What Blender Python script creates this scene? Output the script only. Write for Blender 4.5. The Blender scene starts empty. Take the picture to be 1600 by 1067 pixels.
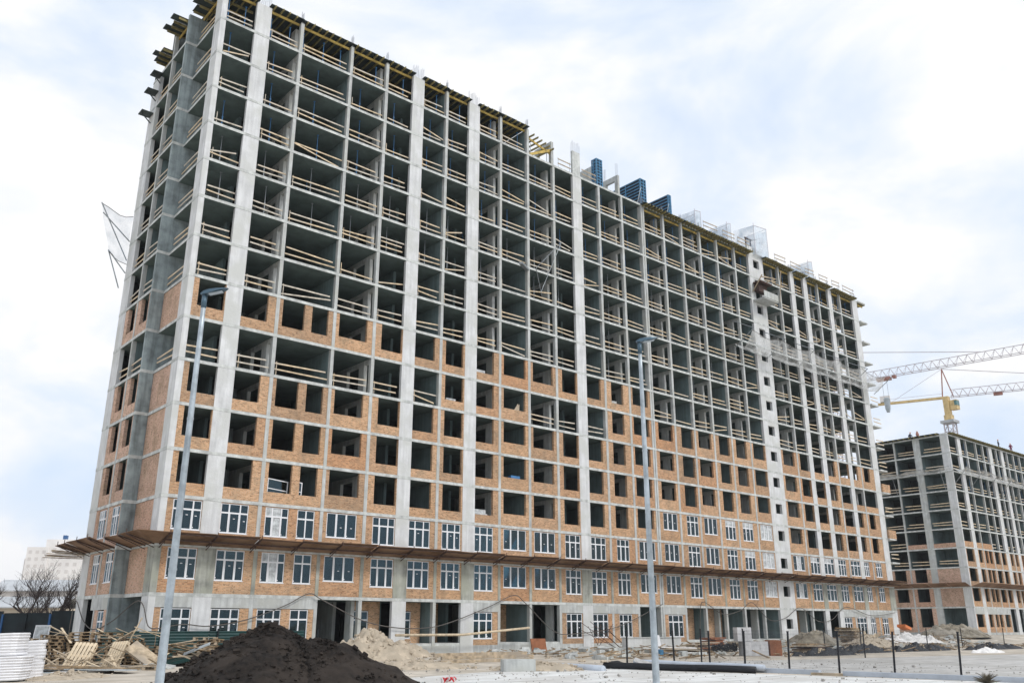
import bpy, math, random
from mathutils import Vector, Matrix, noise
random.seed(7)
R = math.radians
S = bpy.context.scene
COL = S.collection

# ------------------------------------------------------------------ camera, sky, sun, exposure
cam_d = bpy.data.cameras.new('camera'); cam = bpy.data.objects.new('camera', cam_d); COL.objects.link(cam)
cam.location = (-19.328, -56.162, 2.0); cam.rotation_euler = (math.pi/2 + 0.31717, 0, -0.70771)
cam_d.sensor_width = 36; cam_d.lens = 36*1361.06/1600; cam_d.clip_start = .1; cam_d.clip_end = 6000
S.camera = cam
SUN_EL, SUN_AZ = 46, 166          # elevation; azimuth clockwise from +Y (behind and right of the camera)
w = bpy.data.worlds.new('World'); S.world = w; w.use_nodes = True
nt = w.node_tree; nt.nodes.clear()
def N(t, tree=None, **k):
    n = (tree or nt).nodes.new(t)
    for a, b in k.items(): setattr(n, a, b)
    return n
def ramp(n, stops):
    cr = n.color_ramp
    while len(cr.elements) > 1: cr.elements.remove(cr.elements[-1])
    cr.elements[0].position = stops[0][0]; cr.elements[0].color = (*stops[0][1], 1)
    for p, c in stops[1:]:
        e = cr.elements.new(p); e.color = (*c, 1)
sky = N('ShaderNodeTexSky', sky_type='NISHITA', sun_disc=False, sun_elevation=R(SUN_EL), sun_rotation=R(SUN_AZ))
sky.air_density = 1.0; sky.dust_density = 3.0; sky.ozone_density = 1.5
bg1 = N('ShaderNodeBackground'); bg1.inputs['Strength'].default_value = .15
nt.links.new(sky.outputs[0], bg1.inputs['Color'])
tc = N('ShaderNodeTexCoord'); mp = N('ShaderNodeMapping'); mp.inputs['Scale'].default_value = (1, 1, 2.0); mp.inputs['Location'].default_value = (.35, 1.3, .2)
nt.links.new(tc.outputs['Generated'], mp.inputs['Vector'])
n1 = N('ShaderNodeTexNoise'); n1.inputs['Scale'].default_value = 3.2; n1.inputs['Detail'].default_value = 7; n1.inputs['Roughness'].default_value = .52; n1.inputs['Distortion'].default_value = .3
nt.links.new(mp.outputs[0], n1.inputs['Vector'])
r1 = N('ShaderNodeValToRGB'); ramp(r1, [(.36, (.86, .86, .86)), (.56, (1, 1, 1))]); nt.links.new(n1.outputs['Fac'], r1.inputs['Fac'])
r2 = N('ShaderNodeValToRGB'); ramp(r2, [(.34, (.70, .82, 1.0)), (.46, (.80, .875, .985)), (.56, (.95, .955, .97))]); nt.links.new(n1.outputs['Fac'], r2.inputs['Fac'])
bg2 = N('ShaderNodeBackground'); bg2.inputs['Strength'].default_value = 1.0; nt.links.new(r2.outputs[0], bg2.inputs['Color'])
mx = N('ShaderNodeMixShader'); nt.links.new(r1.outputs[0], mx.inputs[0]); nt.links.new(bg1.outputs[0], mx.inputs[1]); nt.links.new(bg2.outputs[0], mx.inputs[2])
wo = N('ShaderNodeOutputWorld'); nt.links.new(mx.outputs[0], wo.inputs['Surface'])
sd = bpy.data.lights.new('sun', 'SUN'); sd.energy = 1.5; sd.angle = R(12); sd.color = (1, .97, .92)
so = bpy.data.objects.new('sun', sd); COL.objects.link(so)
az, el = R(SUN_AZ), R(SUN_EL)
sdir = Vector((math.sin(az)*math.cos(el), math.cos(az)*math.cos(el), math.sin(el)))
so.rotation_euler = (-sdir).to_track_quat('-Z', 'Y').to_euler(); so.location = (0, -40, 90)
S.view_settings.view_transform = 'Standard'; S.view_settings.look = 'None'
S.view_settings.exposure = 0.12; S.view_settings.gamma = 1; S.view_settings.use_curve_mapping = False
S.cycles.max_bounces = 6; S.cycles.diffuse_bounces = 2; S.cycles.transparent_max_bounces = 12

# ------------------------------------------------------------------ helpers
class MB:
    def __init__(s): s.v = []; s.f = []
    def box(s, x0, x1, y0, y1, z0, z1):
        b = len(s.v); s.v += [(x0,y0,z0),(x1,y0,z0),(x1,y1,z0),(x0,y1,z0),(x0,y0,z1),(x1,y0,z1),(x1,y1,z1),(x0,y1,z1)]
        s.f += [(b,b+3,b+2,b+1),(b+4,b+5,b+6,b+7),(b,b+1,b+5,b+4),(b+1,b+2,b+6,b+5),(b+2,b+3,b+7,b+6),(b+3,b,b+4,b+7)]; return s
    def obox(s, c, size, M):
        b = len(s.v); hx, hy, hz = [q/2 for q in size]; c = Vector(c)
        for z in (-hz, hz):
            for x, y in ((-hx,-hy),(hx,-hy),(hx,hy),(-hx,hy)): s.v.append(tuple(c + M @ Vector((x, y, z))))
        s.f += [(b,b+3,b+2,b+1),(b+4,b+5,b+6,b+7),(b,b+1,b+5,b+4),(b+1,b+2,b+6,b+5),(b+2,b+3,b+7,b+6),(b+3,b,b+4,b+7)]; return s
    def beam(s, p, q, w_, h_=None):
        p, q = Vector(p), Vector(q); d = q - p
        M = d.to_track_quat('X', 'Z').to_matrix()
        return s.obox((p+q)/2, (d.length, w_, h_ or w_), M)
    def tube(s, pts, r, n=6, cap=True):
        pts = [Vector(p) for p in pts]; rs = r if isinstance(r, (list, tuple)) else [r]*len(pts); b = len(s.v)
        prev = None
        for i, p in enumerate(pts):
            d = (pts[min(i+1, len(pts)-1)] - pts[max(i-1, 0)]).normalized()
            if prev is None: a = d.orthogonal().normalized()
            else: a = (prev - d*prev.dot(d)).normalized()
            prev = a; c = d.cross(a)
            for k in range(n):
                t = 2*math.pi*k/n; s.v.append(tuple(p + (a*math.cos(t) + c*math.sin(t))*rs[i]))
        for i in range(len(pts)-1):
            for k in range(n):
                s.f.append((b+i*n+k, b+i*n+(k+1) % n, b+(i+1)*n+(k+1) % n, b+(i+1)*n+k))
        if cap:
            s.f.append(tuple(b+k for k in reversed(range(n)))); e = b+(len(pts)-1)*n; s.f.append(tuple(e+k for k in range(n)))
        return s
    def poly(s, pts):
        b = len(s.v); s.v += [tuple(p) for p in pts]; s.f.append(tuple(range(b, b+len(pts)))); return s
    def slab(s, pts, t):          # polygon extruded down by t
        n = len(pts); b = len(s.v)
        s.v += [tuple(p) for p in pts] + [(p[0], p[1], p[2]-t) for p in pts]
        s.f.append(tuple(range(b, b+n))); s.f.append(tuple(b+n+k for k in reversed(range(n))))
        for k in range(n): s.f.append((b+k, b+n+k, b+n+(k+1) % n, b+(k+1) % n))
        return s
    def mesh(s, name, mat, smooth=False):
        me = bpy.data.meshes.new(name); me.from_pydata(s.v, [], s.f)
        if mat: me.materials.append(mat)
        if smooth: me.polygons.foreach_set('use_smooth', [True]*len(me.polygons))
        me.update(); return me
    def build(s, name, mat, parent=None, smooth=False, **k):
        return link(name, s.mesh(name, mat, smooth), parent, **k)
def link(name, me, parent=None, loc=None, rot=None, kind=None, label=None, cat=None, group=None):
    o = bpy.data.objects.new(name, me); COL.objects.link(o)
    if parent: o.parent = parent
    if loc is not None: o.location = loc
    if rot is not None: o.rotation_euler = rot
    if kind: o['kind'] = kind
    if label: o['label'] = label
    if cat: o['category'] = cat
    if group: o['group'] = group
    return o
def thing(name, label, cat, loc=(0,0,0), rz=0, group=None):
    return link(name, None, None, loc, (0,0,rz), None, label, cat, group)
def mix(a, b, t): return tuple(x*(1-t)+y*t for x, y in zip(a, b))
ORD = ['first','second','third','fourth','fifth','sixth','seventh','eighth','ninth','tenth','eleventh','twelfth','thirteenth','fourteenth','fifteenth','sixteenth','seventeenth','eighteenth','nineteenth','twentieth']

def G(x, y):      # height of the ground
    def ss(a, b, t):
        t = min(1, max(0, (t-a)/(b-a))); return t*t*(3-2*t)
    return (.18 + .75*ss(25, 95, x)) * ss(-13, -4, y)

# ------------------------------------------------------------------ materials
def mat(name, base, rough=.85, var=.15, scale=1.0, bump=.15, metal=0, detail=6, dark=None, coords='Object', streak=0, spec=.3, patch=None, ruts=None):
    m = bpy.data.materials.new(name); m.use_nodes = True; t = m.node_tree; t.nodes.clear()
    out = N('ShaderNodeOutputMaterial', t); bs = N('ShaderNodeBsdfPrincipled', t); t.links.new(bs.outputs[0], out.inputs[0])
    bs.inputs['Roughness'].default_value = rough; bs.inputs['Metallic'].default_value = metal; bs.inputs['Specular IOR Level'].default_value = spec
    tc_ = N('ShaderNodeTexCoord', t); no = N('ShaderNodeTexNoise', t); no.inputs['Scale'].default_value = scale; no.inputs['Detail'].default_value = detail; no.inputs['Roughness'].default_value = .6
    t.links.new(tc_.outputs[coords], no.inputs['Vector'])
    cr = N('ShaderNodeValToRGB', t); lo = dark or tuple(c*(1-var*2) for c in base)
    ramp(cr, [(.3, lo), (.55, base), (.75, tuple(min(1, c*(1+var)) for c in base))]); t.links.new(no.outputs['Fac'], cr.inputs['Fac'])
    colo = cr.outputs[0]
    if streak:
        mp_ = N('ShaderNodeMapping', t); mp_.inputs['Scale'].default_value = (2.5, 2.5, .18); t.links.new(tc_.outputs[coords], mp_.inputs['Vector'])
        n2 = N('ShaderNodeTexNoise', t); n2.inputs['Scale'].default_value = 1.5; n2.inputs['Detail'].default_value = 5; t.links.new(mp_.outputs[0], n2.inputs['Vector'])
        c2 = N('ShaderNodeValToRGB', t); ramp(c2, [(.35, (1-streak,)*3), (.6, (1, 1, 1))]); t.links.new(n2.outputs['Fac'], c2.inputs['Fac'])
        mm = N('ShaderNodeMix', t, data_type='RGBA', blend_type='MULTIPLY'); mm.inputs['Factor'].default_value = 1
        t.links.new(colo, mm.inputs['A']); t.links.new(c2.outputs[0], mm.inputs['B']); colo = mm.outputs['Result']
    if patch:
        n3 = N('ShaderNodeTexNoise', t); n3.inputs['Scale'].default_value = patch[1]; n3.inputs['Detail'].default_value = 4; t.links.new(tc_.outputs[coords], n3.inputs['Vector'])
        c3 = N('ShaderNodeValToRGB', t); ramp(c3, [(.45, (0,0,0)), (.62, (1,1,1))]); t.links.new(n3.outputs['Fac'], c3.inputs['Fac'])
        m3 = N('ShaderNodeMix', t, data_type='RGBA'); t.links.new(c3.outputs[0], m3.inputs['Factor']); t.links.new(colo, m3.inputs['A']); m3.inputs['B'].default_value = (*patch[0], 1); colo = m3.outputs['Result']
    if ruts:
        mp2 = N('ShaderNodeMapping', t); mp2.inputs['Scale'].default_value = (ruts[0], ruts[1], 1); mp2.inputs['Rotation'].default_value = (0, 0, .25); t.links.new(tc_.outputs[coords], mp2.inputs['Vector'])
        n4 = N('ShaderNodeTexNoise', t); n4.inputs['Scale'].default_value = 1.6; n4.inputs['Detail'].default_value = 5; n4.inputs['Distortion'].default_value = .4; t.links.new(mp2.outputs[0], n4.inputs['Vector'])
        c4 = N('ShaderNodeValToRGB', t); ramp(c4, [(.38, (.80,.79,.77)), (.5, (1,1,1)), (.62, (.90,.895,.88))]); t.links.new(n4.outputs['Fac'], c4.inputs['Fac'])
        m5 = N('ShaderNodeMix', t, data_type='RGBA', blend_type='MULTIPLY'); m5.inputs['Factor'].default_value = 1; t.links.new(colo, m5.inputs['A']); t.links.new(c4.outputs[0], m5.inputs['B']); colo = m5.outputs['Result']
    t.links.new(colo, bs.inputs['Base Color'])
    if bump:
        nb = N('ShaderNodeTexNoise', t); nb.inputs['Scale'].default_value = scale*6; nb.inputs['Detail'].default_value = 5; t.links.new(tc_.outputs[coords], nb.inputs['Vector'])
        bp_ = N('ShaderNodeBump', t); bp_.inputs['Strength'].default_value = bump; bp_.inputs['Distance'].default_value = .05
        t.links.new(nb.outputs['Fac'], bp_.inputs['Height']); t.links.new(bp_.outputs[0], bs.inputs['Normal'])
    return m
def brick_mat(name, c1, c2, mortar):
    m = bpy.data.materials.new(name); m.use_nodes = True; t = m.node_tree; bs = t.nodes['Principled BSDF']; bs.inputs['Roughness'].default_value = .9; bs.inputs['Specular IOR Level'].default_value = .2
    tc_ = N('ShaderNodeTexCoord', t); sx = N('ShaderNodeSeparateXYZ', t); t.links.new(tc_.outputs['Object'], sx.inputs[0])
    ad = N('ShaderNodeMath', t, operation='ADD'); t.links.new(sx.outputs[0], ad.inputs[0]); t.links.new(sx.outputs[1], ad.inputs[1])
    cb = N('ShaderNodeCombineXYZ', t); t.links.new(ad.outputs[0], cb.inputs[0]); t.links.new(sx.outputs[2], cb.inputs[1])
    br = N('ShaderNodeTexBrick', t); br.inputs['Scale'].default_value = 1; br.inputs['Brick Width'].default_value = .26; br.inputs['Row Height'].default_value = .085
    br.inputs['Mortar Size'].default_value = .010; br.inputs['Mortar Smooth'].default_value = .3; br.inputs['Bias'].default_value = -.1
    br.inputs['Color1'].default_value = (*c1, 1); br.inputs['Color2'].default_value = (*c2, 1); br.inputs['Mortar'].default_value = (*mortar, 1)
    t.links.new(cb.outputs[0], br.inputs['Vector'])
    # large scale blotches: paler mortar smears and greyish older bricks
    n1_ = N('ShaderNodeTexNoise', t); n1_.inputs['Scale'].default_value = .9; n1_.inputs['Detail'].default_value = 8; n1_.inputs['Roughness'].default_value = .7; t.links.new(tc_.outputs['Object'], n1_.inputs['Vector'])
    r_ = N('ShaderNodeValToRGB', t); ramp(r_, [(.47, (0,0,0)), (.66, (.75,.75,.75))]); t.links.new(n1_.outputs['Fac'], r_.inputs['Fac'])
    m1 = N('ShaderNodeMix', t, data_type='RGBA'); t.links.new(r_.outputs[0], m1.inputs['Factor']); t.links.new(br.outputs[0], m1.inputs['A']); m1.inputs['B'].default_value = (.36, .27, .19, 1)
    # dark pits
    n2_ = N('ShaderNodeTexNoise', t); n2_.inputs['Scale'].default_value = 4.2; n2_.inputs['Detail'].default_value = 3; n2_.inputs['Roughness'].default_value = .7
    mq = N('ShaderNodeMapping', t); mq.inputs['Scale'].default_value = (1, 1, 2.4); t.links.new(tc_.outputs['Object'], mq.inputs['Vector']); t.links.new(mq.outputs[0], n2_.inputs['Vector'])
    r3 = N('ShaderNodeValToRGB', t); ramp(r3, [(.34, (.44,.42,.40)), (.46, (1,1,1)), (.75, (1.0,.97,.92))]); t.links.new(n2_.outputs['Fac'], r3.inputs['Fac'])
    m2 = N('ShaderNodeMix', t, data_type='RGBA', blend_type='MULTIPLY'); m2.inputs['Factor'].default_value = 1
    t.links.new(m1.outputs['Result'], m2.inputs['A']); t.links.new(r3.outputs[0], m2.inputs['B']); t.links.new(m2.outputs['Result'], bs.inputs['Base Color'])
    oi = N('ShaderNodeObjectInfo', t); ro = N('ShaderNodeValToRGB', t); ramp(ro, [(0, (.80,.80,.80)), (.3, (1,.96,.90)), (.6, (1.08,1.06,1.03)), (.8, (.92,.90,.88)), (1, (.98,.84,.74))]); t.links.new(oi.outputs['Random'], ro.inputs['Fac'])
    m4 = N('ShaderNodeMix', t, data_type='RGBA', blend_type='MULTIPLY'); m4.inputs['Factor'].default_value = 1
    t.links.new(m2.outputs['Result'], m4.inputs['A']); t.links.new(ro.outputs[0], m4.inputs['B']); t.links.new(m4.outputs['Result'], bs.inputs['Base Color'])
    bp_ = N('ShaderNodeBump', t); bp_.inputs['Strength'].default_value = .6; bp_.inputs['Distance'].default_value = .03; bp_.invert = True
    t.links.new(br.outputs['Fac'], bp_.inputs['Height']); t.links.new(bp_.outputs[0], bs.inputs['Normal'])
    return m
def glass_mat():
    m = bpy.data.materials.new('window_glass'); m.use_nodes = True; t = m.node_tree; t.nodes.clear()
    out = N('ShaderNodeOutputMaterial', t); mxs = N('ShaderNodeMixShader', t); tr = N('ShaderNodeBsdfTransparent', t); gl = N('ShaderNodeBsdfGlossy', t)
    tr.inputs['Color'].default_value = (.30, .42, .45, 1); gl.inputs['Roughness'].default_value = .04; gl.inputs['Color'].default_value = (.62, .84, .95, 1)
    fr = N('ShaderNodeFresnel', t); fr.inputs['IOR'].default_value = 1.55
    ma = N('ShaderNodeMath', t, operation='MULTIPLY_ADD'); ma.inputs[1].default_value = 1.0; ma.inputs[2].default_value = .02; t.links.new(fr.outputs[0], ma.inputs[0])
    tc_ = N('ShaderNodeTexCoord', t); no = N('ShaderNodeTexNoise', t); no.inputs['Scale'].default_value = .5; no.inputs['Detail'].default_value = 1; t.links.new(tc_.outputs['Object'], no.inputs['Vector'])
    bp_ = N('ShaderNodeBump', t); bp_.inputs['Strength'].default_value = .12; bp_.inputs['Distance'].default_value = .2; t.links.new(no.outputs['Fac'], bp_.inputs['Height']); t.links.new(bp_.outputs[0], gl.inputs['Normal'])
    t.links.new(ma.outputs[0], mxs.inputs[0]); t.links.new(tr.outputs[0], mxs.inputs[1]); t.links.new(gl.outputs[0], mxs.inputs[2]); t.links.new(mxs.outputs[0], out.inputs[0]); return m
def net_mat(name, col, a):
    m = bpy.data.materials.new(name); m.use_nodes = True; t = m.node_tree; t.nodes.clear()
    out = N('ShaderNodeOutputMaterial', t); mxs = N('ShaderNodeMixShader', t); tr = N('ShaderNodeBsdfTransparent', t); df = N('ShaderNodeBsdfDiffuse', t); df.inputs['Color'].default_value = (*col, 1)
    tc_ = N('ShaderNodeTexCoord', t); no = N('ShaderNodeTexNoise', t); no.inputs['Scale'].default_value = .9; no.inputs['Detail'].default_value = 4; t.links.new(tc_.outputs['Object'], no.inputs['Vector'])
    r_ = N('ShaderNodeValToRGB', t); ramp(r_, [(.35, (a*.45,)*3), (.65, (min(1, a*1.5),)*3)]); t.links.new(no.outputs['Fac'], r_.inputs['Fac'])
    t.links.new(r_.outputs[0], mxs.inputs[0]); t.links.new(tr.outputs[0], mxs.inputs[1]); t.links.new(df.outputs[0], mxs.inputs[2]); t.links.new(mxs.outputs[0], out.inputs[0]); return m
M = {}
M['conc'] = mat('cast_concrete', (.58, .60, .59), var=.14, scale=1.1, bump=.3, streak=.25, patch=((.47, .48, .45), .6))
M['slab'] = mat('slab_concrete', (.62, .64, .62), var=.2, scale=1.6, bump=.3, streak=.12)
M['pier'] = mat('formwork_concrete', (.72, .73, .735), var=.08, scale=.9, bump=.3, streak=.18, patch=((.58, .59, .57), .55))
M['damp_shade'] = mat('damp_shaded_concrete', (.46, .47, .42), var=.22, scale=1.0, bump=.3, streak=.4, patch=((.36, .37, .31), .7))  # leak damp plus the shade under the canopy, both put into the colour
M['rough_conc_shade'] = mat('rough_shaded_concrete', (.33, .39, .40), var=.2, scale=1.2, bump=.5, streak=.35)  # bluish grey: shade on the stepped wall put into its colour
M['wall_in_shade'] = mat('shaded_inner_concrete', (.17, .235, .24), var=.14, scale=.7, bump=.2, streak=.2)  # concrete darkened towards teal, interior shade put into the colour
M['soffit_shade'] = mat('shaded_soffit_concrete', (.125, .17, .16), var=.16, scale=.9, bump=.15)  # slab underside, with ceiling shade put into the colour
M['slab_top_shade'] = mat('shaded_slab_top_concrete', (.17, .175, .165), var=.2, scale=.7)  # slab top, with indoor shade put into the colour
M['block'] = mat('shaded_blockwork', (.032, .04, .04), var=.2, scale=2)  # near black: darkness of the deep rooms put into the colour
M['brick'] = brick_mat('orange_brickwork', (.68, .42, .25), (.46, .25, .13), (.62, .54, .43))
M['brick_side'] = brick_mat('pinkish_brickwork', (.68, .46, .36), (.56, .35, .26), (.62, .53, .46))
M['board2'] = mat('grey_pine_board', (.62, .56, .47), var=.2, scale=2.5, bump=.1)
M['board'] = mat('pine_board', (.70, .56, .38), var=.2, scale=2.5, bump=.1, patch=((.60, .52, .42), .35))
M['plank'] = mat('weathered_plank', (.50, .40, .28), var=.3, scale=3, bump=.2, patch=((.36, .31, .25), .6))
M['pallet'] = mat('pallet_wood', (.34, .24, .14), var=.4, scale=2.4, bump=.2, patch=((.22, .17, .12), .7))
M['palletlight'] = mat('fresh_pallet_wood', (.68, .56, .40), var=.2, scale=3, bump=.2)
M['pvc'] = mat('white_pvc', (.82, .83, .85), rough=.4, var=.03, bump=0)
M['glass'] = glass_mat()
M['milky'] = mat('milky_white', (.58, .61, .62), rough=.35, var=.28, scale=3, bump=.3)  # opaque milky white, set on some panes instead of glass
M['prop'] = mat('blue_prop_steel', (.07, .22, .46), rough=.5, var=.2, bump=0)
M['propgrey'] = mat('grey_prop_steel', (.33, .36, .38), rough=.45, var=.2, bump=0, metal=.5)
M['blueform'] = mat('blue_formwork_steel', (.08, .24, .42), rough=.5, var=.25, bump=0, scale=2)
M['formdark'] = mat('formwork_inner_dark', (.012, .02, .03), rough=.7, var=.2, bump=0)
M['ply'] = mat('black_film_plywood', (.035, .05, .05), rough=.6, var=.3, scale=1, bump=0)
M['joist'] = mat('dull_yellow_joist', (.30, .255, .11), rough=.75, var=.3, scale=2, bump=0)
M['yellow'] = mat('yellow_formwork_timber', (.58, .42, .12), rough=.7, var=.25, scale=2, bump=0)
M['canopy'] = mat('brown_plywood', (.20, .115, .065), rough=.8, var=.25, scale=1.2, bump=.1, patch=((.28, .18, .115), .5))
M['rust'] = mat('rusty_steel', (.09, .055, .045), rough=.8, var=.3, scale=4, bump=0)
M['galv'] = mat('galvanised_steel', (.50, .56, .60), rough=.45, var=.2, scale=3, bump=0, metal=.5, streak=.3)
M['darkmetal'] = mat('dark_lamp_metal', (.08, .13, .17), rough=.4, var=.15, bump=0, metal=.3)
M['black'] = mat('black_plastic', (.015, .016, .02), rough=.5, var=.2, bump=0)
M['cable'] = mat('grey_cable', (.13, .12, .11), rough=.7, var=.2, bump=0)
M['rebar'] = mat('rebar_steel', (.30, .33, .38), rough=.7, var=.2, bump=0)
M['soil'] = mat('black_soil', (.021, .016, .013), rough=.95, var=.45, scale=5, bump=.9, patch=((.040, .031, .025), .9))
M['sand'] = mat('pale_sand', (.52, .44, .34), rough=.95, var=.2, scale=2, bump=.8, patch=((.42, .36, .28), 1.2))
M['soil2'] = mat('brown_earth', (.24, .21, .16), rough=.95, var=.3, scale=2, bump=.7, patch=((.34, .31, .26), .5))
M['dirt'] = mat('dusty_ground', (.64, .58, .50), rough=.95, var=.22, scale=.6, bump=.8, detail=10, patch=((.46, .41, .34), .3), ruts=(.15, .6))
M['yard'] = mat('grey_gravel_yard', (.56, .55, .535), rough=.95, var=.16, scale=.9, bump=.6, detail=10, patch=((.44, .43, .41), .16), ruts=(.10, .9))
M['road'] = mat('pale_concrete_road', (.74, .745, .735), rough=.9, var=.12, scale=.9, bump=.4, detail=10, patch=((.60, .59, .57), .3), ruts=(.12, .8))
M['kerb'] = mat('light_blue_kerb', (.50, .55, .62), rough=.6, var=.1, scale=1)
M['whiteplastic'] = mat('white_ribbed_plastic', (.80, .80, .82), rough=.5, var=.08, scale=1.5, bump=.1)
M['greenmetal'] = mat('green_corrugated_steel', (.003, .042, .042), rough=.5, var=.25, scale=1, bump=0, spec=.4)
M['darkfence'] = mat('dark_fence_mesh', (.012, .02, .024), rough=.8, var=.4, scale=.6, bump=0)
M['bluepost'] = mat('blue_painted_post', (.02, .10, .26), rough=.5, var=.2, bump=0)
M['sheetgrey'] = mat('grey_blue_sheet', (.42, .47, .50), rough=.6, var=.15, scale=1)
M['redbrown'] = mat('red_brown_board', (.30, .12, .06), rough=.8, var=.2, scale=1.5)
M['tarp'] = mat('white_tarpaulin', (.78, .76, .74), rough=.6, var=.15, scale=2, bump=.4)
M['orange'] = mat('orange_sheet', (.70, .22, .08), rough=.6, var=.15)
M['red'] = mat('red_tape', (.65, .03, .04), rough=.5, var=.1, bump=0)
M['blocks'] = mat('pale_grey_blocks', (.62, .62, .63), rough=.8, var=.1, scale=3, bump=.2)
M['bark'] = mat('bare_bark', (.05, .038, .035), rough=.9, var=.3, scale=4, bump=.2)
M['cranewhite'] = mat('white_crane_steel', (.58, .54, .57), rough=.6, var=.15, scale=.4, bump=0)
M['cranered'] = mat('red_crane_steel', (.42, .20, .16), rough=.6, var=.2, bump=0)
M['craneyellow'] = mat('yellow_crane_paint', (.72, .54, .26), rough=.5, var=.15, bump=0)
M['cream'] = mat('cream_haze_render', (.84, .81, .78), rough=.9, var=.06, scale=.1, bump=0)  # cream paled for the far tower, distance haze put into the colour
M['creamdark'] = mat('cream_haze_loggia', (.70, .66, .63), rough=.9, var=.1, scale=.1, bump=0)  # loggia tone faded, with distance haze put into the colour
M['roofgrey'] = mat('grey_roof_sheet', (.50, .52, .54), rough=.7, var=.12, scale=.5, bump=0)
M['shed'] = mat('cream_shed_wall', (.62, .54, .43), rough=.9, var=.1, scale=.5)
M['nettingw'] = net_mat('white_safety_netting', (.72, .74, .74), .42)
M['nettingb'] = net_mat('blue_grey_safety_netting', (.36, .46, .56), .24)
M['nettingp'] = net_mat('pale_roof_netting', (.66, .74, .82), .62)
M['chain'] = net_mat('chain_link', (.10, .11, .12), .10)
M['cloth_dark'] = mat('dark_work_clothes', (.03, .03, .06), rough=.9, var=.2, bump=0)
M['cloth_red'] = mat('maroon_work_clothes', (.22, .03, .07), rough=.9, var=.2, bump=0)
M['skin'] = mat('skin', (.55, .33, .24), rough=.6, var=.05, bump=0)
M['hardhat'] = mat('orange_helmet', (.65, .25, .05), rough=.4, var=.05, bump=0)

# ------------------------------------------------------------------ ground, road, yard
def axis(a, b, dense, far):
    s = [-far, -far*.5, -far*.25, -far*.12]; v = a
    while v <= b: s.append(v); v += dense
    return s + [far*.12, far*.25, far*.5, far]
gx = axis(-60, 200, 4, 3500); gy = axis(-80, 40, 1.5, 3500); g = MB()
for yy in gy:
    for xx in gx: g.v.append((xx, yy, G(xx, yy)))
nx = len(gx)
for j in range(len(gy)-1):
    for i in range(nx-1): g.f.append((j*nx+i, j*nx+i+1, (j+1)*nx+i+1, (j+1)*nx+i))
g.build('ground', M['dirt'], smooth=True, kind='structure')
def sheet(name, pts, z, m):
    b = MB(); b.slab([(x, y, z) for x, y in pts], .05); return b.build(name, m, kind='structure')
sheet('yard', [(19.2,-90),(19.2,-40),(19.4,-31),(20.8,-25),(22,-19.6),(29.5,-20.4),(35,-22),(42.6,-23.3),(50.8,-24.5),(60,-27),(120,-46),(200,-70),(200,-120)], .006, M['yard'])
sheet('road', [(-60,-90),(-60,-62),(-20,-36),(-6,-26.5),(3,-23.6),(9,-21.6),(14,-19.6),(15.9,-20.5),(15.9,-25),(16.3,-29),(17.2,-34),(18.4,-42),(18.6,-90)], .010, M['road'])

# ------------------------------------------------------------------ main building
def LZ(k): return 3.95 + 3*(k-2)
bld = thing('apartment_building', 'long unfinished apartment block filling the photo, concrete frame with brick infill on lower storeys', 'building')
SUP = [('c0',-.3,.12),('P1',2.42,3.64),('a',6.2,6.48),('b',10.87,11.13),('c',14.37,14.65),('P2',17.2,18.4),('d',20.85,21.12),('P3',23.5,24.75),('e',27.24,27.5),('f',30.64,30.92),('g',34.05,34.33),('P4',36.85,38.08),('h',40.52,40.8),('i',44.0,44.28),('j',47.2,47.75),('k',50.82,51.1),('l',54.05,54.3),('m',57.35,57.62),('n',60.55,60.8),('o',64.05,64.3),('W',67.0,70.1),('q',73.4,73.66),('P5',76.1,77.0),('P6',79.2,80.15),('r',82.63,82.9),('P7',85.3,86.2),('s',88.3,88.55),('P8',91.7,93.1)]
OPEN = {1:[(.5,2.42,.92)],2:[(3.64,5.6,.88)],3:[(6.75,8.5,.85),(9.12,10.5,.85)],4:[(11.42,13.9,1.08)],5:[(15.21,17.2,.8)],6:[(18.4,20.42,.8)],7:[(21.5,23.38,.8)],8:[(24.75,26.72,.78)],9:[(27.8,30.33,1.1)],10:[(31.22,33.7,1.08)],11:[(34.86,36.78,.76)],12:[(38.08,40.05,.78)],13:[(41.47,43.21,.82)],14:[(44.56,46.9,1.1)],15:[(48.27,50.5,1.12)],16:[(51.9,53.82,.8)],17:[(54.73,56.94,1.12)],18:[(58.28,60.14,.8)],19:[(61.36,63.3,.84)],20:[(64.61,66.89,1.15)],21:[(70.54,72.9,1.15)],22:[(74.08,76.1,.9)],23:[(77.02,79.2,.95)],24:[(80.18,81.93,.91)],25:[(83.05,85.3,1.0)],26:[(86.2,87.5,1.05)],27:[(89.07,90.6,1.05)]}
TYPE = {b: ('tri' if b in (4,9,10,14,15,17,20,21) else 'cross') for b in OPEN}
DEPTH = 12.0
FRONT = 0.0
def top_of(i):      # storey slab above which the support i stops (front view: left block one storey higher)
    return 48.75 if i <= 9 else 45.84
def slabmat(o):  # undersides and tops get colours darkened for room shade
    me = o.data; me.materials.append(M['soffit_shade']); me.materials.append(M['slab_top_shade'])
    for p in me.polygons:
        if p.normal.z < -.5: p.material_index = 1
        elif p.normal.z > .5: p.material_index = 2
# slabs
for k in range(2, 17):
    b = MB(); z0, z1 = LZ(k)-.11, LZ(k)+.11
    b.box(-.315, 93.115, -.015, DEPTH, z0, z1)
    b.box(-1.165, -.32, 4.66, DEPTH, z0, z1)
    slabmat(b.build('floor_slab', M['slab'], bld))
b = MB(); b.box(-.3, 93.1, .05, DEPTH, .72, .9); b.box(-1.15,-.301,4.7,DEPTH,.72,.9); b.build('ground_floor_slab', M['slab'], bld)
b = MB(); b.box(-.28, 93.1, .02, .3, -.5, .72); b.build('plinth', M['conc'], bld)
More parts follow.
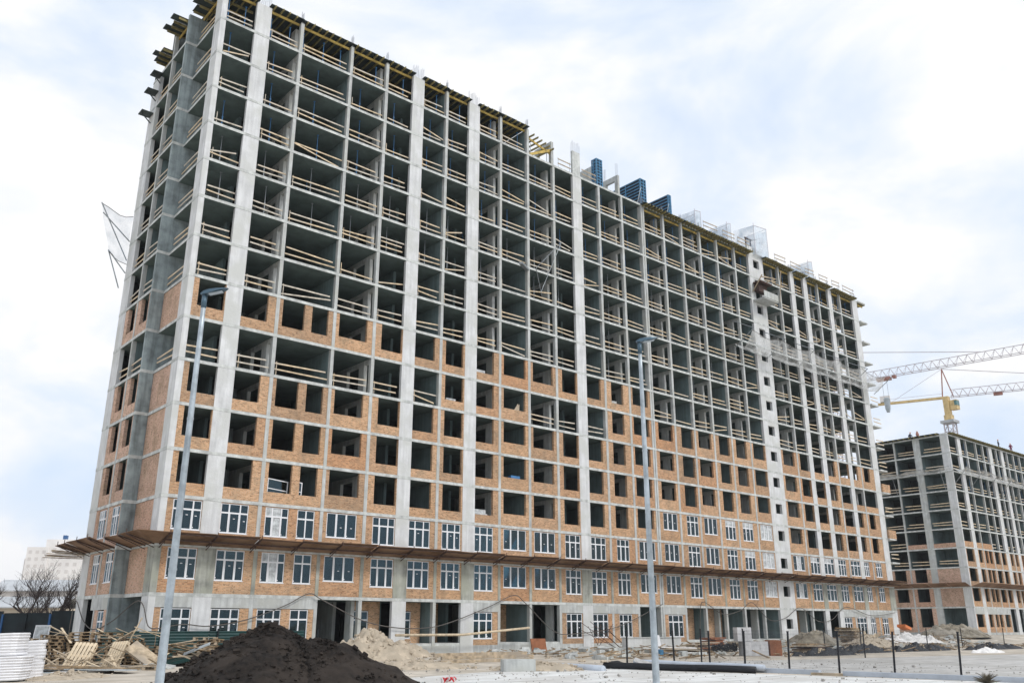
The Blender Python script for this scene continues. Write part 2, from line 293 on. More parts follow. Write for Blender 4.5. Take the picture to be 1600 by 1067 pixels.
# vertical supports
for i, (nm, x0, x1) in enumerate(SUP):
    b = MB(); t = top_of(i)
    if nm[0] == 'P' or nm in ('c0',):
        dy = .28 if nm[0] == 'P' else 1.25
        if nm == 'P4':
            b.box(x0+.06, x1-.1, .02, .27, t, 48.75); b.build('pier_top', M['rough_conc_shade'] if False else M['slab'], bld); b = MB()
        b.box(x0, x1, 0, dy, LZ(3)-.1, t); b.build('pier', M['pier'], bld)
        b = MB(); b.box(x0, x1, .002, dy-.002, LZ(2)-.1, LZ(3)-.102); b.build('damp_shade_pier', M['damp_shade'], bld)  # segment under the canopy: damp and painted shade
        b = MB(); b.box(x0, x1, 0, dy, -.4, LZ(2)-.102); b.build('pier_foot', M['pier'], bld)
    elif nm == 'W':
        pass
    elif nm == 'j':
        b.box(x0, x0+.24, 0, .5, -.4, t); b.box(x0+.31, x1, 0, .5, -.4, t); b.build('column', M['conc'], bld)
    else:
        b.box(x0, x1, .004, .34, LZ(3)-.1, t); b.build('column', M['conc'], bld)
        b = MB(); b.box(x0, x1, .005, .338, LZ(2)-.1, LZ(3)-.102); b.build('damp_shade_column', M['damp_shade'], bld)  # same damp and painted canopy shade as on the piers
        b = MB(); b.box(x0, x1, .004, .34, -.4, LZ(2)-.102); b.build('column_foot', M['conc'], bld)
# stair wall with one small window opening per storey
b = MB(); WX0, WX1, o0, o1 = 67.0, 70.1, 68.0, 69.25
b.box(WX0, o0, 0, .3, -.4, 47.0); b.box(o1, WX1, 0, .3, -.4, 47.0)
z = -.4
for k in range(1, 16):
    zc = LZ(k); a0, a1 = (zc+1.3, zc+2.4) if k > 1 else (1.9, 2.9)
    if k == 14: a0, a1 = zc+.2, zc+2.7
    b.box(o0, o1, .002, .3, z, a0); z = a1
b.box(o0, o1, .002, .3, z, 47.0)
b.build('stair_wall', M['pier'], bld)
# inner cross walls and columns
SOLID = {'b','d','f','h','j','l','n','W','P8'}
for i, (nm, x0, x1) in enumerate(SUP):
    t = top_of(i) - .02; xm = (x0+x1)/2
    if nm in SOLID or nm in ('c0',):
        xs = [(x0+.02, x1-.02)] if nm not in ('W','P8','c0','j') else {'W':[(67.02,67.22),(69.88,70.08)], 'j':[(x0+.02,x1-.02)], 'P8':[(92.88,93.08)], 'c0':[]}[nm]
        for a0, a1 in xs:
            b = MB()
            if nm == 'P8':
                b.box(a0, a1, .29, 2.4, -.3, t); b.box(a0, a1, 5.6, DEPTH-.2, -.3, t)
                for k in range(2, 16):
                    if k < 7: b.box(a0, a1, 2.4, 5.6, LZ(k)+.11, LZ(k+1)-.11)
            else: b.box(a0, a1, .35 if nm != 'j' else .51, 5.99, -.3, t)
            b.build('cross_wall', M['wall_in_shade'], bld)
    elif nm[0] != 'P':
        b = MB(); b.box(xm-.14, xm+.14, 1.0, 1.8, -.3, t); b.box(xm-.13, xm+.13, 3.6, 5.99, -.3, t)
        for k in range(3, 17 if i <= 9 else 16): b.box(xm-.12, xm+.12, .35, 5.9, LZ(k)-.45, LZ(k)-.112)
        b.build('inner_column', M['conc'], bld)
    else:
        b = MB(); b.box(xm-.12, xm+.12, 2.6, 5.99, -.3, t); b.build('cross_wall', M['wall_in_shade'], bld)
# corridor wall (spine) and rear wall
for k in range(1, 16):
    z0 = LZ(k)+.112 if k > 1 else .9; z1 = LZ(k+1)-.112; b = MB(); xs = 0.0
    for i in range(len(SUP)-1):
        xa = SUP[i][2]; xb = SUP[i+1][1]; d0 = xa + .4 + .3*((i*7+k) % 3)
        b.box(xs, d0, 6.0, 6.2, z0, z1); b.box(d0, d0+.9, 6.0, 6.2, z0+2.1, z1); xs = d0+.9
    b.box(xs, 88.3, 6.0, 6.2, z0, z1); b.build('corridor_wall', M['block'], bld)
b = MB(); b.box(-1.1, 93.0, 11.7, 11.99, 0, 47.0); b.box(-1.1, 30.8, 8.0, 8.2, 45.9, 48.7)
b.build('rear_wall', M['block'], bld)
b = MB(); b.box(0, 30.8, 5.97, 6.2, LZ(16)+.112, 48.95); b.build('corridor_wall', M['block'], bld)
# left end: piers, stepped wall, bays
b = MB(); b.box(-1.15, -.302, 4.68, 4.95, -.4, 48.6); b.box(-.302, 5.9, 4.70, 4.93, -.4, 48.6); b.build('stepped_wall', M['rough_conc_shade'], bld)
b = MB(); b.box(-1.15, -.85, 7.52, 7.78, -.4, 48.2); b.build('column', M['conc'], bld)
b = MB(); b.box(-1.15, -.85, 10.3, 11.98, -.4, 45.8); b.build('pier', M['pier'], bld)
b = MB(); b.box(-.85, 4, 7.55, 7.75, -.4, 45.8); b.build('cross_wall', M['wall_in_shade'], bld)
b = MB(); b.box(4, 4.2, 4.93, 11.7, -.4, 45.8); b.box(3.4, 3.6, 1.8, 4.68, -.4, 45.8); b.build('corridor_wall', M['block'], bld)

frames = {}
npanes = 0
def window(W_, H_, typ, loc, rz, milky=None, parent=bld):
    global npanes
    key = (round(W_, 2), round(H_, 2), typ)
    fw = .055; cols = {'cross': [0, .30, .70, 1], 'tri': [0, .31, .66, 1], 'two': [0, .5, 1], 'narrow': [0, .33, .66, 1]}[typ]
    rows = [0, 1] if typ == 'tri' else [0, .68, 1]
    if key not in frames:
        b = MB(); b.box(0, W_, 0, .08, 0, fw); b.box(0, W_, 0, .08, H_-fw, H_)
        b.box(0, fw, .001, .079, fw, H_-fw); b.box(W_-fw, W_, .001, .079, fw, H_-fw)
        for c in cols[1:-1]: b.box(W_*c-.045, W_*c+.045, .002, .078, fw, H_-fw)
        if len(rows) == 3: b.box(fw, W_-fw, -.004, .076, H_*.68-.05, H_*.68+.05)
        if typ != 'two': b.box(W_*cols[1]+.045, W_*cols[1]+.09, -.012, .07, fw, H_*rows[1]-.05); b.box(W_*cols[2]-.09, W_*cols[2]-.045, -.012, .07, fw, H_*rows[1]-.05)
        b.box(-.04, W_+.04, -.05, .02, -.05, -.005)
        rs_ = random.Random(int(W_*100+H_*37))
        for ci in range(len(cols)-1):
            cx_ = W_*(cols[ci]+cols[ci+1])/2
            zz = H_*.44+rs_.uniform(-.12,.16); xx = cx_+rs_.uniform(-.06,.06)
            if rs_.random() < .55: b.box(xx-.08, xx+.06, .028, .034, zz, zz+.045)
            if rs_.random() < .5: b.box(W_*cols[ci]+.07, W_*cols[ci]+.12, .028, .034, .12, .2)
        fm = b.mesh('window', M['pvc']); ps = []
        for ci in range(len(cols)-1):
            for ri in range(len(rows)-1):
                p = MB(); p.box(W_*cols[ci]+.046, W_*cols[ci+1]-.046, .035, .045, H_*rows[ri]+.051, H_*rows[ri+1]-.051)
                ps.append((p.mesh('pane', M['glass']), p.mesh('pane', M['milky'])))
        frames[key] = (fm, ps, [])
    fm, ps, jn = frames[key]
    wo_ = link('window', fm, parent, loc, (0, 0, rz))
    for q, (pg, pf) in enumerate(ps):
        link('pane', pf if (milky and q in milky) else pg, wo_)
    return wo_
def infill(xa, xb, z0, z1, holes, y0=.03, y1=.26, name='brick_infill', m=None):
    b = MB(); cur = xa
    for (h0, h1, s, hd) in holes:
        h0 = max(h0, xa); h1 = min(h1, xb)
        if h0 > cur+.01: b.box(cur, h0, y0, y1, z0, z1)
        b.box(h0, h1, y0+.002, y1-.002, z0, s)
        if hd < z1-.02: b.box(h0, h1, y0+.002, y1-.002, hd, z1)
        cur = h1
    if xb > cur+.01: b.box(cur, xb, y0, y1, z0, z1)
    return b.build(name, m or M['brick'], bld)
boards = []        # (distance, mesh-builder data)
camv = Vector(cam.location)
def board(p, q, h=.105):
    boards.append((((Vector(p)+Vector(q))/2-camv).length, p, q, h))
props = []
rnd = random.Random(3)
OPEN7 = {1,2,3,4,5,6,10,11,12}
GW = {1,2,3,8,11,12,13,15,24,25,26,27}
for bi in range(1, 28):
    xa, xb = SUP[bi-1][2], SUP[bi][1]
    for k in range(2, 17):
        if k == 16 and bi > 9: continue
        z0, z1 = LZ(k)+.112, LZ(k+1)-.112
        glazed = k in (2, 3) or (k == 4 and 15 <= bi <= 20)
        bricked = k <= 6 or (k == 7 and bi not in OPEN7) or (k == 8 and bi <= 14)
        if bricked:
            hs = []
            for (h0, h1, s) in OPEN[bi]:
                dz = rnd.uniform(-.03, .03)
                if glazed: hs.append((h0+.02, h1-.02, LZ(k)+s+.03, LZ(k)+2.84))
                elif k == 6 and bi >= 25: hs.append((xa, xb, LZ(k)+.85, z1))
                elif k == 7 and bi == 5: hs.append((h0, h1, LZ(k)+s, z1))
                else: hs.append((h0, h1+rnd.uniform(-.05,.02), LZ(k)+s+dz, z1))
            infill(xa, xb, z0, z1, hs)
            if glazed:
                for q, (h0, h1, s) in enumerate(OPEN[bi]):
                    ty = TYPE[bi]
                    if bi == 3: ty = 'cross' if q == 0 else 'two'
                    milky = None
                    if (bi == 3 and q == 0): milky = {1, 2, 3}
                    if bi == 20: milky = {0, 1, 2}
                    if bi == 19 and k >= 3: milky = {1, 3, 5}
                    if bi == 18 and k == 4: milky = {1, 3, 5}
                    if bi == 21: milky = {1}
                    if bi in (22, 23) and k == 3: milky = {1, 3}
                    window(h1-h0-.06, 2.84-s-.06, ty, (h0+.03, .06, LZ(k)+s+.06), 0, milky)
        else:
            n = 2 if rnd.random() > .14 else rnd.choice((1, 1, 3))
            L = xb-xa
            if k <= 15 or bi <= 9:
                for q in range(n):
                    e0 = xa + rnd.uniform(.02, .25); e1 = xb - (rnd.uniform(.02, .35) if rnd.random() < .6 else .02)
                    zc = z0 + .50 + .45*q + rnd.uniform(-.06, .06); tl = rnd.gauss(0, .08) + (rnd.choice((-.5, .45)) if rnd.random() < .09 else 0)
                    board((e0, .30+.03*q, zc+tl/2), (e1, .30+.03*q, zc-tl/2))
                if rnd.random() < .6:
                    board((xa+.3, .36, z0+.02), (xa+.3, .36, z0+1.1), .05)
            if k >= 11 or (k >= 9 and bi > 12 and rnd.random() < .5):
                top = k == (16 if bi <= 9 else 15)
                if top and (bi <= 9 or bi >= 15):
                    for xx in ([xa+.35, xb-.6] if L < 3.4 else [xa+.35, (xa+xb)/2, xb-.6]): props.append((xx, .75, z0, z1-.45, True))
                elif rnd.random() < .92:
                    props.append(((xa*.48+xb*.52)+rnd.uniform(-.35, .3), 1.0+rnd.uniform(0,.3), z0, z1, k >= 13))
                    if k >= 12 and bi <= 18 and rnd.random() < .6: props.append((xa+.5+rnd.random()*(L-1), 3.2, z0, z1, True))
    # ground storey
    zt = LZ(2)-.112
    if bi in GW:
        hs = []; gz0 = .3
        for (h0, h1, s) in OPEN[bi]: hs.append((h0+.02, h1-.02, 1.15, 3.2))
        infill(xa, xb, gz0, 3.2, hs)
        b = MB(); b.box(xa, xb, -.006, .3, 3.2, zt); b.build('lintel_beam', M['conc'], bld)
        for q, (h0, h1, s) in enumerate(OPEN[bi]):
            ty = 'cross' if not (bi == 3 and q == 1) else 'two'
            window(h1-h0-.06, 1.95, ty, (h0+.03, .06, 1.2), 0)
    else:
        if bi in (5, 6, 16, 17): infill(xa, xb-.1, .9, zt, [(xa+.1, xa+1.5, 1.2, 3.2)], 1.5, 1.7); window(1.34, 1.9, 'two', (xa+.13, 1.52, 1.25), 0)
        elif bi in (9, 14, 7): infill(xa, xb, .9, zt, [(xa+.5, xa+1.8, .9, 3.0)], 3.0, 3.2)
        elif bi in (18, 19, 22): infill(xa, xb, .9, zt, [(xa+.3, xa+1.3, 1.2, 3.1)], 3.0, 3.2, name='brick_infill', m=M['brick'])
# left face infill (plane x = -1.15) built directly in y
def infill_side(x0, x1, ya, yb, z0, z1, holes):
    b = MB(); cur = ya
    for (h0, h1, s, hd) in holes:
        if h0 > cur+.01: b.box(x0, x1, cur, h0, z0, z1)
        b.box(x0+.002, x1-.002, h0, h1, z0, s)
        if hd < z1-.02: b.box(x0+.002, x1-.002, h0, h1, hd, z1)
        cur = h1
    b.box(x0, x1, cur, yb, z0, z1); b.build('brick_infill', M['brick_side'], bld)
for k in range(1, 17):
    z0, z1 = (LZ(k)+.112, LZ(k+1)-.112) if k > 1 else (.9, LZ(2)-.112)
    if k in (2, 3, 4, 5, 6, 8):
        infill_side(-.27, -.03, 1.252, 4.678, z0, z1, [])
        for ya, yb, h0, h1 in ((4.952, 7.518, 5.2, 6.75), (7.782, 10.298, 8.05, 9.6)):
            gz = k in (2, 3); s = LZ(k)+.85; hd = LZ(k)+2.8 if gz else z1
            infill_side(-1.12, -.88, ya, yb, z0, z1, [(h0, h1, s, hd)])
            if gz: window(h1-h0-.04, hd-s-.04, 'narrow', (-1.09, h1-.02, s+.02), -math.pi/2, milky={1, 3} if h0 > 7 else {3})
    elif k == 1:
        b = MB(); b.box(-1.155, -.86, 4.952, 7.5, 3.1, z1); b.box(-1.155, -.86, 7.8, 8.4, 3.1, z1); b.build('lintel_beam', M['conc'], bld)
        infill_side(-1.12, -.88, 4.952, 7.518, .3, 3.1, [(5.6, 6.9, 1.0, 3.08)])
        window(1.26, 2.0, 'two', (-1.09, 6.88, 1.02), -math.pi/2)
    else:
        for x, ya, yb in ((-.2, 1.3, 4.6), (-1.0, 5.0, 7.5), (-1.0, 7.8, 10.3)):
            if k == 16 and x < -.5: continue
            for q in range(2): board((x, ya+rnd.uniform(0,.3), z0+.5+.45*q+rnd.uniform(-.08,.08)), (x, yb-rnd.uniform(0,.4), z0+.5+.45*q+rnd.uniform(-.08,.08)))
        if k >= 12:
            for yy in (5.9, 8.7): props.append((-.4, yy, z0, z1, True))
ITEMS = [
 ('block_pile', 'milky', (7, 7, .2, .85, .9), 'white foam blocks in an upper brick bay left of the third wide pier'),
 ('block_pile', 'milky', (8, 8, .1, .75, .95), 'white foam blocks in the bay right of the third wide pier, upper brick row'),
 ('block_pile', 'milky', (8, 4, .05, .85, 1.05), 'white box standing in the dark bay right of the third wide pier, lower brick row'),
 ('block_pile', 'conc', (13, 8, .25, .8, .95), 'pale grey blocks in an upper brick bay just left of the middle lamp head'),
 ('tarpaulin_bundle', 'prop', (9, 5, .45, .95, 1.22), 'blue tarpaulin bundle lying in a wide dark bay near the building centre'),
 ('block_pile', 'conc', (23, 6, .05, .5, 1.1), 'grey blocks in a dark bay between the two right wide piers')]
for nm_, mt_, (bi_, k_, f0, f1, hz_), lb_ in ITEMS:
    h0, h1, s_ = OPEN[bi_][0]; x0 = h0+(h1-h0)*f0; x1 = h0+(h1-h0)*f1; b = MB(); z0 = LZ(k_)+.115
    b.box(x0, x1, .45, .95, z0, z0+hz_*.8); b.box(x0+.1, x1-.15, .5, .9, z0+hz_*.8+.005, z0+hz_+.12)
    link(nm_, b.mesh(nm_, M[mt_]), label=lb_, cat='blocks' if 'block' in nm_ else 'tarpaulin')
for q, (x, w_) in enumerate(((6.95, 1.55), (8.7, .9))):
    b = MB(); W_, H_ = w_, 1.35
    for (a0, a1, c0, c1) in ((0,W_,0,.07),(0,W_,H_-.07,H_),(0,.07,.07,H_-.07),(W_-.07,W_,.07,H_-.07),(.07,W_-.07,H_*.45,H_*.45+.06)): b.box(a0,a1,0,.07,c0,c1)
    o_ = link('spare_window', b.mesh('spare_window', M['pvc']), None, (x, .55, LZ(4)+.6), (R(-8), R(5), 0), None, 'white window frame leaning inside the dark double bay, %s' % ('large left one' if q == 0 else 'small one behind the brick strip'), 'window frame')
    b = MB(); b.box(.07,W_-.07,.03,.04,.07,H_-.07); b.build('pane', M['glass'], o_)
b = MB()
for q in range(6): b.beam((29.2+q*.15, .5, LZ(7)+.9), (29.9+q*.05, .7, LZ(7)+1.7+.1*(q % 3)), .05, .1)
link('plank_bundle', b.mesh('plank_bundle', M['board']), label='few pale planks leaning in the wide brick bay left of centre', cat='planks')
# boards: the nearest 300 as parts, the rest as one part
boards.sort(key=lambda t: t[0]); rest = MB()
for i, (d, p, q, h) in enumerate(boards):
    b = MB() if i < 298 else rest
    v = Vector(q)-Vector(p)
    if abs(v.z) > .8: b.beam(p, q, .05, .05)
    else: b.beam(p, q, .045, h)
    if i < 298: b.build('guard_board', M['board'] if rnd.random() < .62 else M['board2'], bld)
rest.build('guard_boards', M['board'], bld, kind='stuff')
pm = {}
for (x, y, z0, z1, blue) in props:
    key = (round(z1-z0, 2), blue)
    if key not in pm:
        b = MB(); H = z1-z0; b.tube([(0,0,.01),(0,0,H*.52)], .045, 6); b.tube([(0,0,H*.5),(0,0,H-.01)], .032, 6); b.box(-.08,.08,-.08,.08,0,.012); b.box(-.08,.08,-.08,.08,H-.012,H)
        b.tube([(0,0,H*.5-.08),(0,0,H*.5+.04)], .065, 6)
        pm[key] = b.mesh('prop', M['prop'] if blue else M['propgrey'])
    link('prop', pm[key], bld, (x, y, z0))
# right end balconies (cantilever slabs and two brick parapets)
for k in range(4, 17):
    b = MB(); zz = LZ(k); b.box(93.12, 95.0, -.25, 3.4, zz-.1, zz+.09); b.build('balcony_slab', M['slab'], bld)
    if k in (5, 7):
        b = MB(); b.box(93.12, 95.02, -.27, -.05, zz+.092, zz+1.15); b.box(94.8, 95.02, -.048, 3.4, zz+.092, zz+1.15); b.build('balcony_parapet', M['brick'], bld)
    elif k < 12:
        b = MB(); b.beam((93.12,-.2,zz+.6),(95.1,-.2,zz+.55),.04,.12); b.beam((93.12,-.2,zz+1.05),(95.0,-.2,zz+1.1),.04,.12); b.build('guard_board', M['board'], bld)

# ------------------------------------------------------------------ roof: formwork decks, walls, rebar, rails
def deck(x0, x1, zt, over=.3, depth=5.95, label='', step=.62, ply=True, yb=True, cat='formwork'):
    t = thing('formwork_deck', label, 'formwork', (x0, 0, zt), 0, 'slab formwork decks along the roof edge')
    L = x1-x0
    if ply:
        n = max(1, round(L/1.25)); w_ = L/n
        for i in range(n):
            b = MB(); b.box(i*w_+.01-(.2 if i == 0 else 0), (i+1)*w_-.01+(.2 if i == n-1 else 0), -over+.12*rnd.random(), depth, -.02, .02+.01*(i % 2)); b.build('plywood_sheet', M['ply'], t)
    x = .12
    while x < L-.05:
        b = MB(); b.box(x, x+.07, -over-.12*rnd.random(), depth, -.222, -.022); b.build('joist', M['joist'], t); x += step*(.9+.2*rnd.random())
    if yb:
        b = MB(); b.box(.02, L-.02, .28, .37, -.424, -.224); b.build('bearer', M['yellow'], t)
        b = MB(); b.box(.02, L-.02, 2.3, 2.39, -.424, -.224); b.build('bearer', M['yellow'], t)
    return t
nmv = {'c0':'corner','P1':'first wide pier','P2':'second wide pier','P3':'third wide pier'}
for bi in range(1, 10):
    xa, xb = SUP[bi-1][2], SUP[bi][1]
    td = deck(xa+.02, xb-.02, 48.95+rnd.uniform(-.03,.03), .3, label='black plywood deck on joists over top bay, %s from left corner' % ORD[bi-1])
    if SUP[bi][0][0] == 'P':
        b = MB(); b.box(xb-xa-.2, SUP[bi][2]-xa+.1, .35, 5.95, -.06, -.035); b.build('plywood_sheet', M['ply'], td)
for j, bi in enumerate(list(range(15, 28))):
    xa, xb = SUP[bi-1][2], SUP[bi][1]
    if bi == 15: xa -= .3
    deck(xa-.1, xb+.1, 45.98+rnd.uniform(-.04,.04), .75, label='yellow joist deck on right roof edge, %s from the blue formwork' % ORD[j], step=.5)
deck(93.2, 95.2, 46.0, 0.0, 4.0, label='yellow joist deck cantilevering past the right end of the roof', step=.3)
# decks on the left face top
b = MB()
for j, (y0, y1, x0, zt) in enumerate(((1.4, 4.6, -.3, 48.9), (5.0, 7.5, -1.15, 48.3), (7.8, 10.2, -1.15, 46.9))):
    t = thing('formwork_deck', 'dark plywood deck on the left face top, %s from the front corner' % ORD[j], 'formwork', (x0, y0, zt), 0, 'slab formwork decks on the left face')
    L = y1-y0
    for i in range(3):
        b = MB(); b.box(-.75-.4*((i+j) % 2), 3, i*L/3+.02, (i+1)*L/3-.02, -.02, .004); b.build('plywood_sheet', M['ply'], t)
    for i in range(4):
        b = MB(); yy = .1+i*(L-.3)/3; b.box(-.55-.3*rnd.random(), 3, yy, yy+.08, -.222, -.022); b.build('joist', M['joist'], t)
    b = MB(); b.box(.2, .29, 0, L, -.424, -.224); b.build('bearer', M['yellow'], t)
for j, (y, x, z) in enumerate(((10.6, -1.7, 44.2), (11.2, -1.75, 42.4), (10.0, -1.6, 45.6))):
    b = MB(); b.box(x-.35, -1.17, y-.5, y+.5, z, z+.05); b.beam((x-.25, y, z), (-1.17, y, z-.7), .07); link('bracket_platform', b.mesh('bracket_platform', M['ply']), label='small dark bracket platform jutting from the far left edge near the top, %s up' % ('middle' if j == 0 else ('lowest' if j == 1 else 'uppermost')), cat='platform')
# rebar starters
for i, (nm, x0, x1) in enumerate(SUP):
    zt = top_of(i)
    if nm == 'P4': zt = 48.75
    if nm in ('g','i','h'): continue
    if nm == 'W': zt = 47
    b = MB(); n = 4 if x1-x0 < .6 else 8
    for q in range(n):
        xx = x0+.06+(x1-x0-.12)*(q/(n-1)); hh = rnd.uniform(.9, 1.35)
        for yy in (.08, .24): b.tube([(xx, yy, zt-.1), (xx+rnd.uniform(-.03,.03), yy, zt+hh)], .011, 4, cap=False)
    b.build('starter_bars', M['rebar'], bld)
# left corner clutter of yellow beams
b = MB()
for q in range(7): b.beam((-.9+rnd.uniform(-.3,.3), .6+q*.25, 49.0+.1*q % .3), (.3, 1.2+q*.3, 49.25+rnd.uniform(-.1,.2)), .08, .2)
link('timber_beams', b.mesh('timber_beams', M['yellow']), label='jumble of yellow timber beams on the top left corner of the roof', cat='timber')
# bay g: timber grid on the roof edge
t = thing('formwork_deck', 'bare yellow joists without plywood, tilted over the open bay where the roof steps down', 'formwork', (30.95, 0, 48.2))
for q in range(6):
    bb = MB(); x = .25+q*.52; bb.beam((x, -.5, -.1-.12*q), (x+.1, 3.4, .25-.12*q), .08, .18); bb.build('joist', M['joist'], t)
bb = MB(); bb.beam((0, .3, -.15), (3.1, .3, -.85), .1, .2); bb.build('bearer', M['yellow'], t)
bb = MB(); bb.beam((.1, .1, -2.1), (3.0, .1, -.55), .12, .26); bb.build('bearer', M['yellow'], t)
for xx in (.5, 2.7): bb = MB(); bb.tube([(xx, .4, -2.1), (xx, .4, -.6)], .04, 6); bb.build('prop', M['propgrey'], t)
# wall frames standing on the roof
RZ = LZ(16)+.11
b = MB(); b.box(33.98, 34.3, .1, .45, RZ, 48.7); b.box(33.98, 34.3, 2.1, 2.6, RZ, 48.7); b.box(33.98, 34.3, .45, 2.1, 48.1, 48.7); b.build('roof_wall', M['conc'], bld)
b = MB(); b.box(40.55, 40.8, .9, 6.0, RZ, 48.6); b.build('roof_wall', M['conc'], bld)
b = MB(); b.box(44.0, 44.28, .3, .75, RZ, 48.6); b.box(44.0, 44.28, 2.0, 2.6, RZ, 48.6); b.box(44.0, 44.28, .75, 2.0, 48.0, 48.6); b.build('roof_wall', M['conc'], bld)
b = MB()
for yy in (.45, .6, 2.2, 2.4):
    for xx in (44.05, 44.22): b.tube([(xx, yy, 48.6), (xx, yy, 50.1)], .012, 4)
b.build('starter_bars', M['rebar'], bld)
def blueform(x0, x1, y0, y1, z0, z1, label, brace=True):
    t = thing('wall_formwork', label, 'formwork', (x0, y0, z0)); X, Y, H = x1-x0, y1-y0, z1-z0
    b = MB(); b.box(.06, X-.06, .06, Y-.06, 0, H); b.build('panel', M['formdark'], t)
    b = MB(); n = 9
    for q in range(n+1):
        zz = q*(H-.08)/n; b.box(0, X, 0, .058, zz, zz+.11); b.box(0, .058, .06, Y, zz, zz+.11); b.box(X-.058, X, .06, Y, zz, zz+.11)
    b.build('ribs', M['blueform'], t)
    b = MB()
    for xx in (0, X/2, X-.1): b.box(xx, xx+.1, -.012, .05, 0, H+.02)
    for yy in (0, Y-.1, Y*.5): b.box(-.012, .05, yy+.06, yy+.16, 0, H+.02); b.box(X-.05, X+.012, yy+.06, yy+.16, 0, H+.02)
    b.build('frame', M['blueform'], t)
    if brace: b = MB(); b.tube([(-.8, -.1, .02), (X*.1, .02, H*.7)], .035, 6); b.tube([(X*.4, -.3, .3), (X*.2, .02, .9)], .03, 6); b.build('brace', M['propgrey'], t)
    return t
blueform(40.6, 41.5, .15, .85, RZ+.05, 49.3, 'narrow blue steel formwork on the end of a roof wall, leftmost of the blue ones', False)
blueform(47.85, 48.8, .4, 4.6, RZ+.05, 49.6, 'large blue steel wall formwork on the roof, middle of the three')
blueform(53.4, 53.9, 1.0, 6.5, 46.05, 49.7, 'dark blue steel formwork panel on the roof, rightmost of the three')
# edge rails on the open middle roof and the right roof
def rail(x0, x1, z, label, y=.1, tilt=0):
    t = thing('guard_rail', label, 'railing', (x0, y, z), 0, 'guard rails on the roof edge')
    L = x1-x0
    for zz in (.5, 1.0): b = MB(); b.beam((0, 0, zz), (L, 0, zz+tilt), .04, .11); b.build('rail_board', M['plank'], t)
    for xx in (.1, L-.1): b = MB(); b.tube([(xx, .05, 0), (xx, .05, 1.2)], .022, 6); b.build('post', M['galv'], t)
rail(34.9, 36.7, RZ, 'loose timber guard rail on open roof left of the tall concrete pier')
rail(38.3, 40.4, RZ, 'timber guard rail on open roof right of the tall concrete pier')
rr = [(57.5,60.2),(61.2,63.6),(64.2,66.6),(72,74.5),(75.6,78),(79,81.2),(82.4,84.6),(85.6,87.6),(88.4,91.4)]
for j, (a0, a1) in enumerate(rr): rail(a0, a1, 46.0, 'thin timber guard rail above the right roof edge, %s from the blue formwork' % ORD[j], -.6, rnd.uniform(-.1,.15))
def netbox(x0, x1, y0, y1, h, label, z=46.0):
    t = thing('netted_frame', label, 'netting', (x0, y0-1.9, z), 0, 'pale netted frames on the right roof'); X, Y = x1-x0, y1-y0
    for (a_, c_) in (((0,0),(X,0)),((X,0),(X,Y)),((0,0),(0,Y))):
        b = MB(); b.poly([(a_[0],a_[1],0),(c_[0],c_[1],0),(c_[0],c_[1],h),(a_[0],a_[1],h*.93)]); b.build('net_panel', M['nettingp'], t)
    b = MB()
    for (px, py) in ((0,0),(X,0),(X,Y)): b.tube([(px,py,0),(px,py,h+.05)], .03, 5)
    b.beam((0,0,h*.93),(X,0,h),.05); b.beam((X,0,h),(X,Y,h),.05); b.build('frame', M['cranewhite'], t)
netbox(57.0, 58.1, 2, 5, 2.7, 'pale net covered frame on the roof, leftmost beside the blue formwork')
netbox(63.2, 64.0, 2, 8, 3.0, 'pale net covered frame standing on the right roof, second from left')
netbox(68.2, 71.0, 1.5, 4.5, 4.2, 'tallest pale net covered frame, above the concrete stair wall')
netbox(81.2, 82.2, 2, 8, 3.0, 'pale net covered frame on the far right roof')
# doorway frame and person-high timber on the stair wall
b = MB(); b.box(67.6, 67.72, .5, .62, 47, 48.3); b.box(68.6, 68.72, .5, .62, 47, 48.3); b.box(67.5, 68.9, .5, .62, 48.3, 48.45); b.beam((68.6,.4,48.2),(70.3,.2,48.9),.08)
link('timber_portal', b.mesh('timber_portal', M['rust']), label='small dark timber portal on top of the concrete stair wall', cat='portal')
# platform hanging on the stair wall
t = thing('hanging_platform', 'dirty work platform hanging on the concrete stair wall near the top', 'platform', (67.2, -1.6, 39.6))
b = MB(); b.box(0, 3.0, 0, 1.58, 0, .15); b.build('floor', M['conc'], t)
for xx in (0, .75, 1.5, 2.25): b = MB(); b.box(xx+.02, xx+.73, -.06, 0, .15, 1.0); b.build('panel', M['conc'], t)
b = MB(); b.beam((0,0,3.0),(0,1.5,1.2),.1); b.beam((2.9,0,3.2),(1.0,1.5,2.2),.1); b.beam((.3,.3,2.9),(3.0,.2,3.3),.1); b.beam((3.1,-.2,.2),(3.4,-.5,4.2),.09); b.beam((2.2,.1,2.6),(3.9,-.3,2.2),.09); b.build('struts', M['plank'], t)
b = MB(); b.box(.2, 2.6, .4, 1.5, 2.3, 2.5); b.box(.4,2.2,.9,1.5,1.3,2.2); b.build('canopy', M['rust'], t)

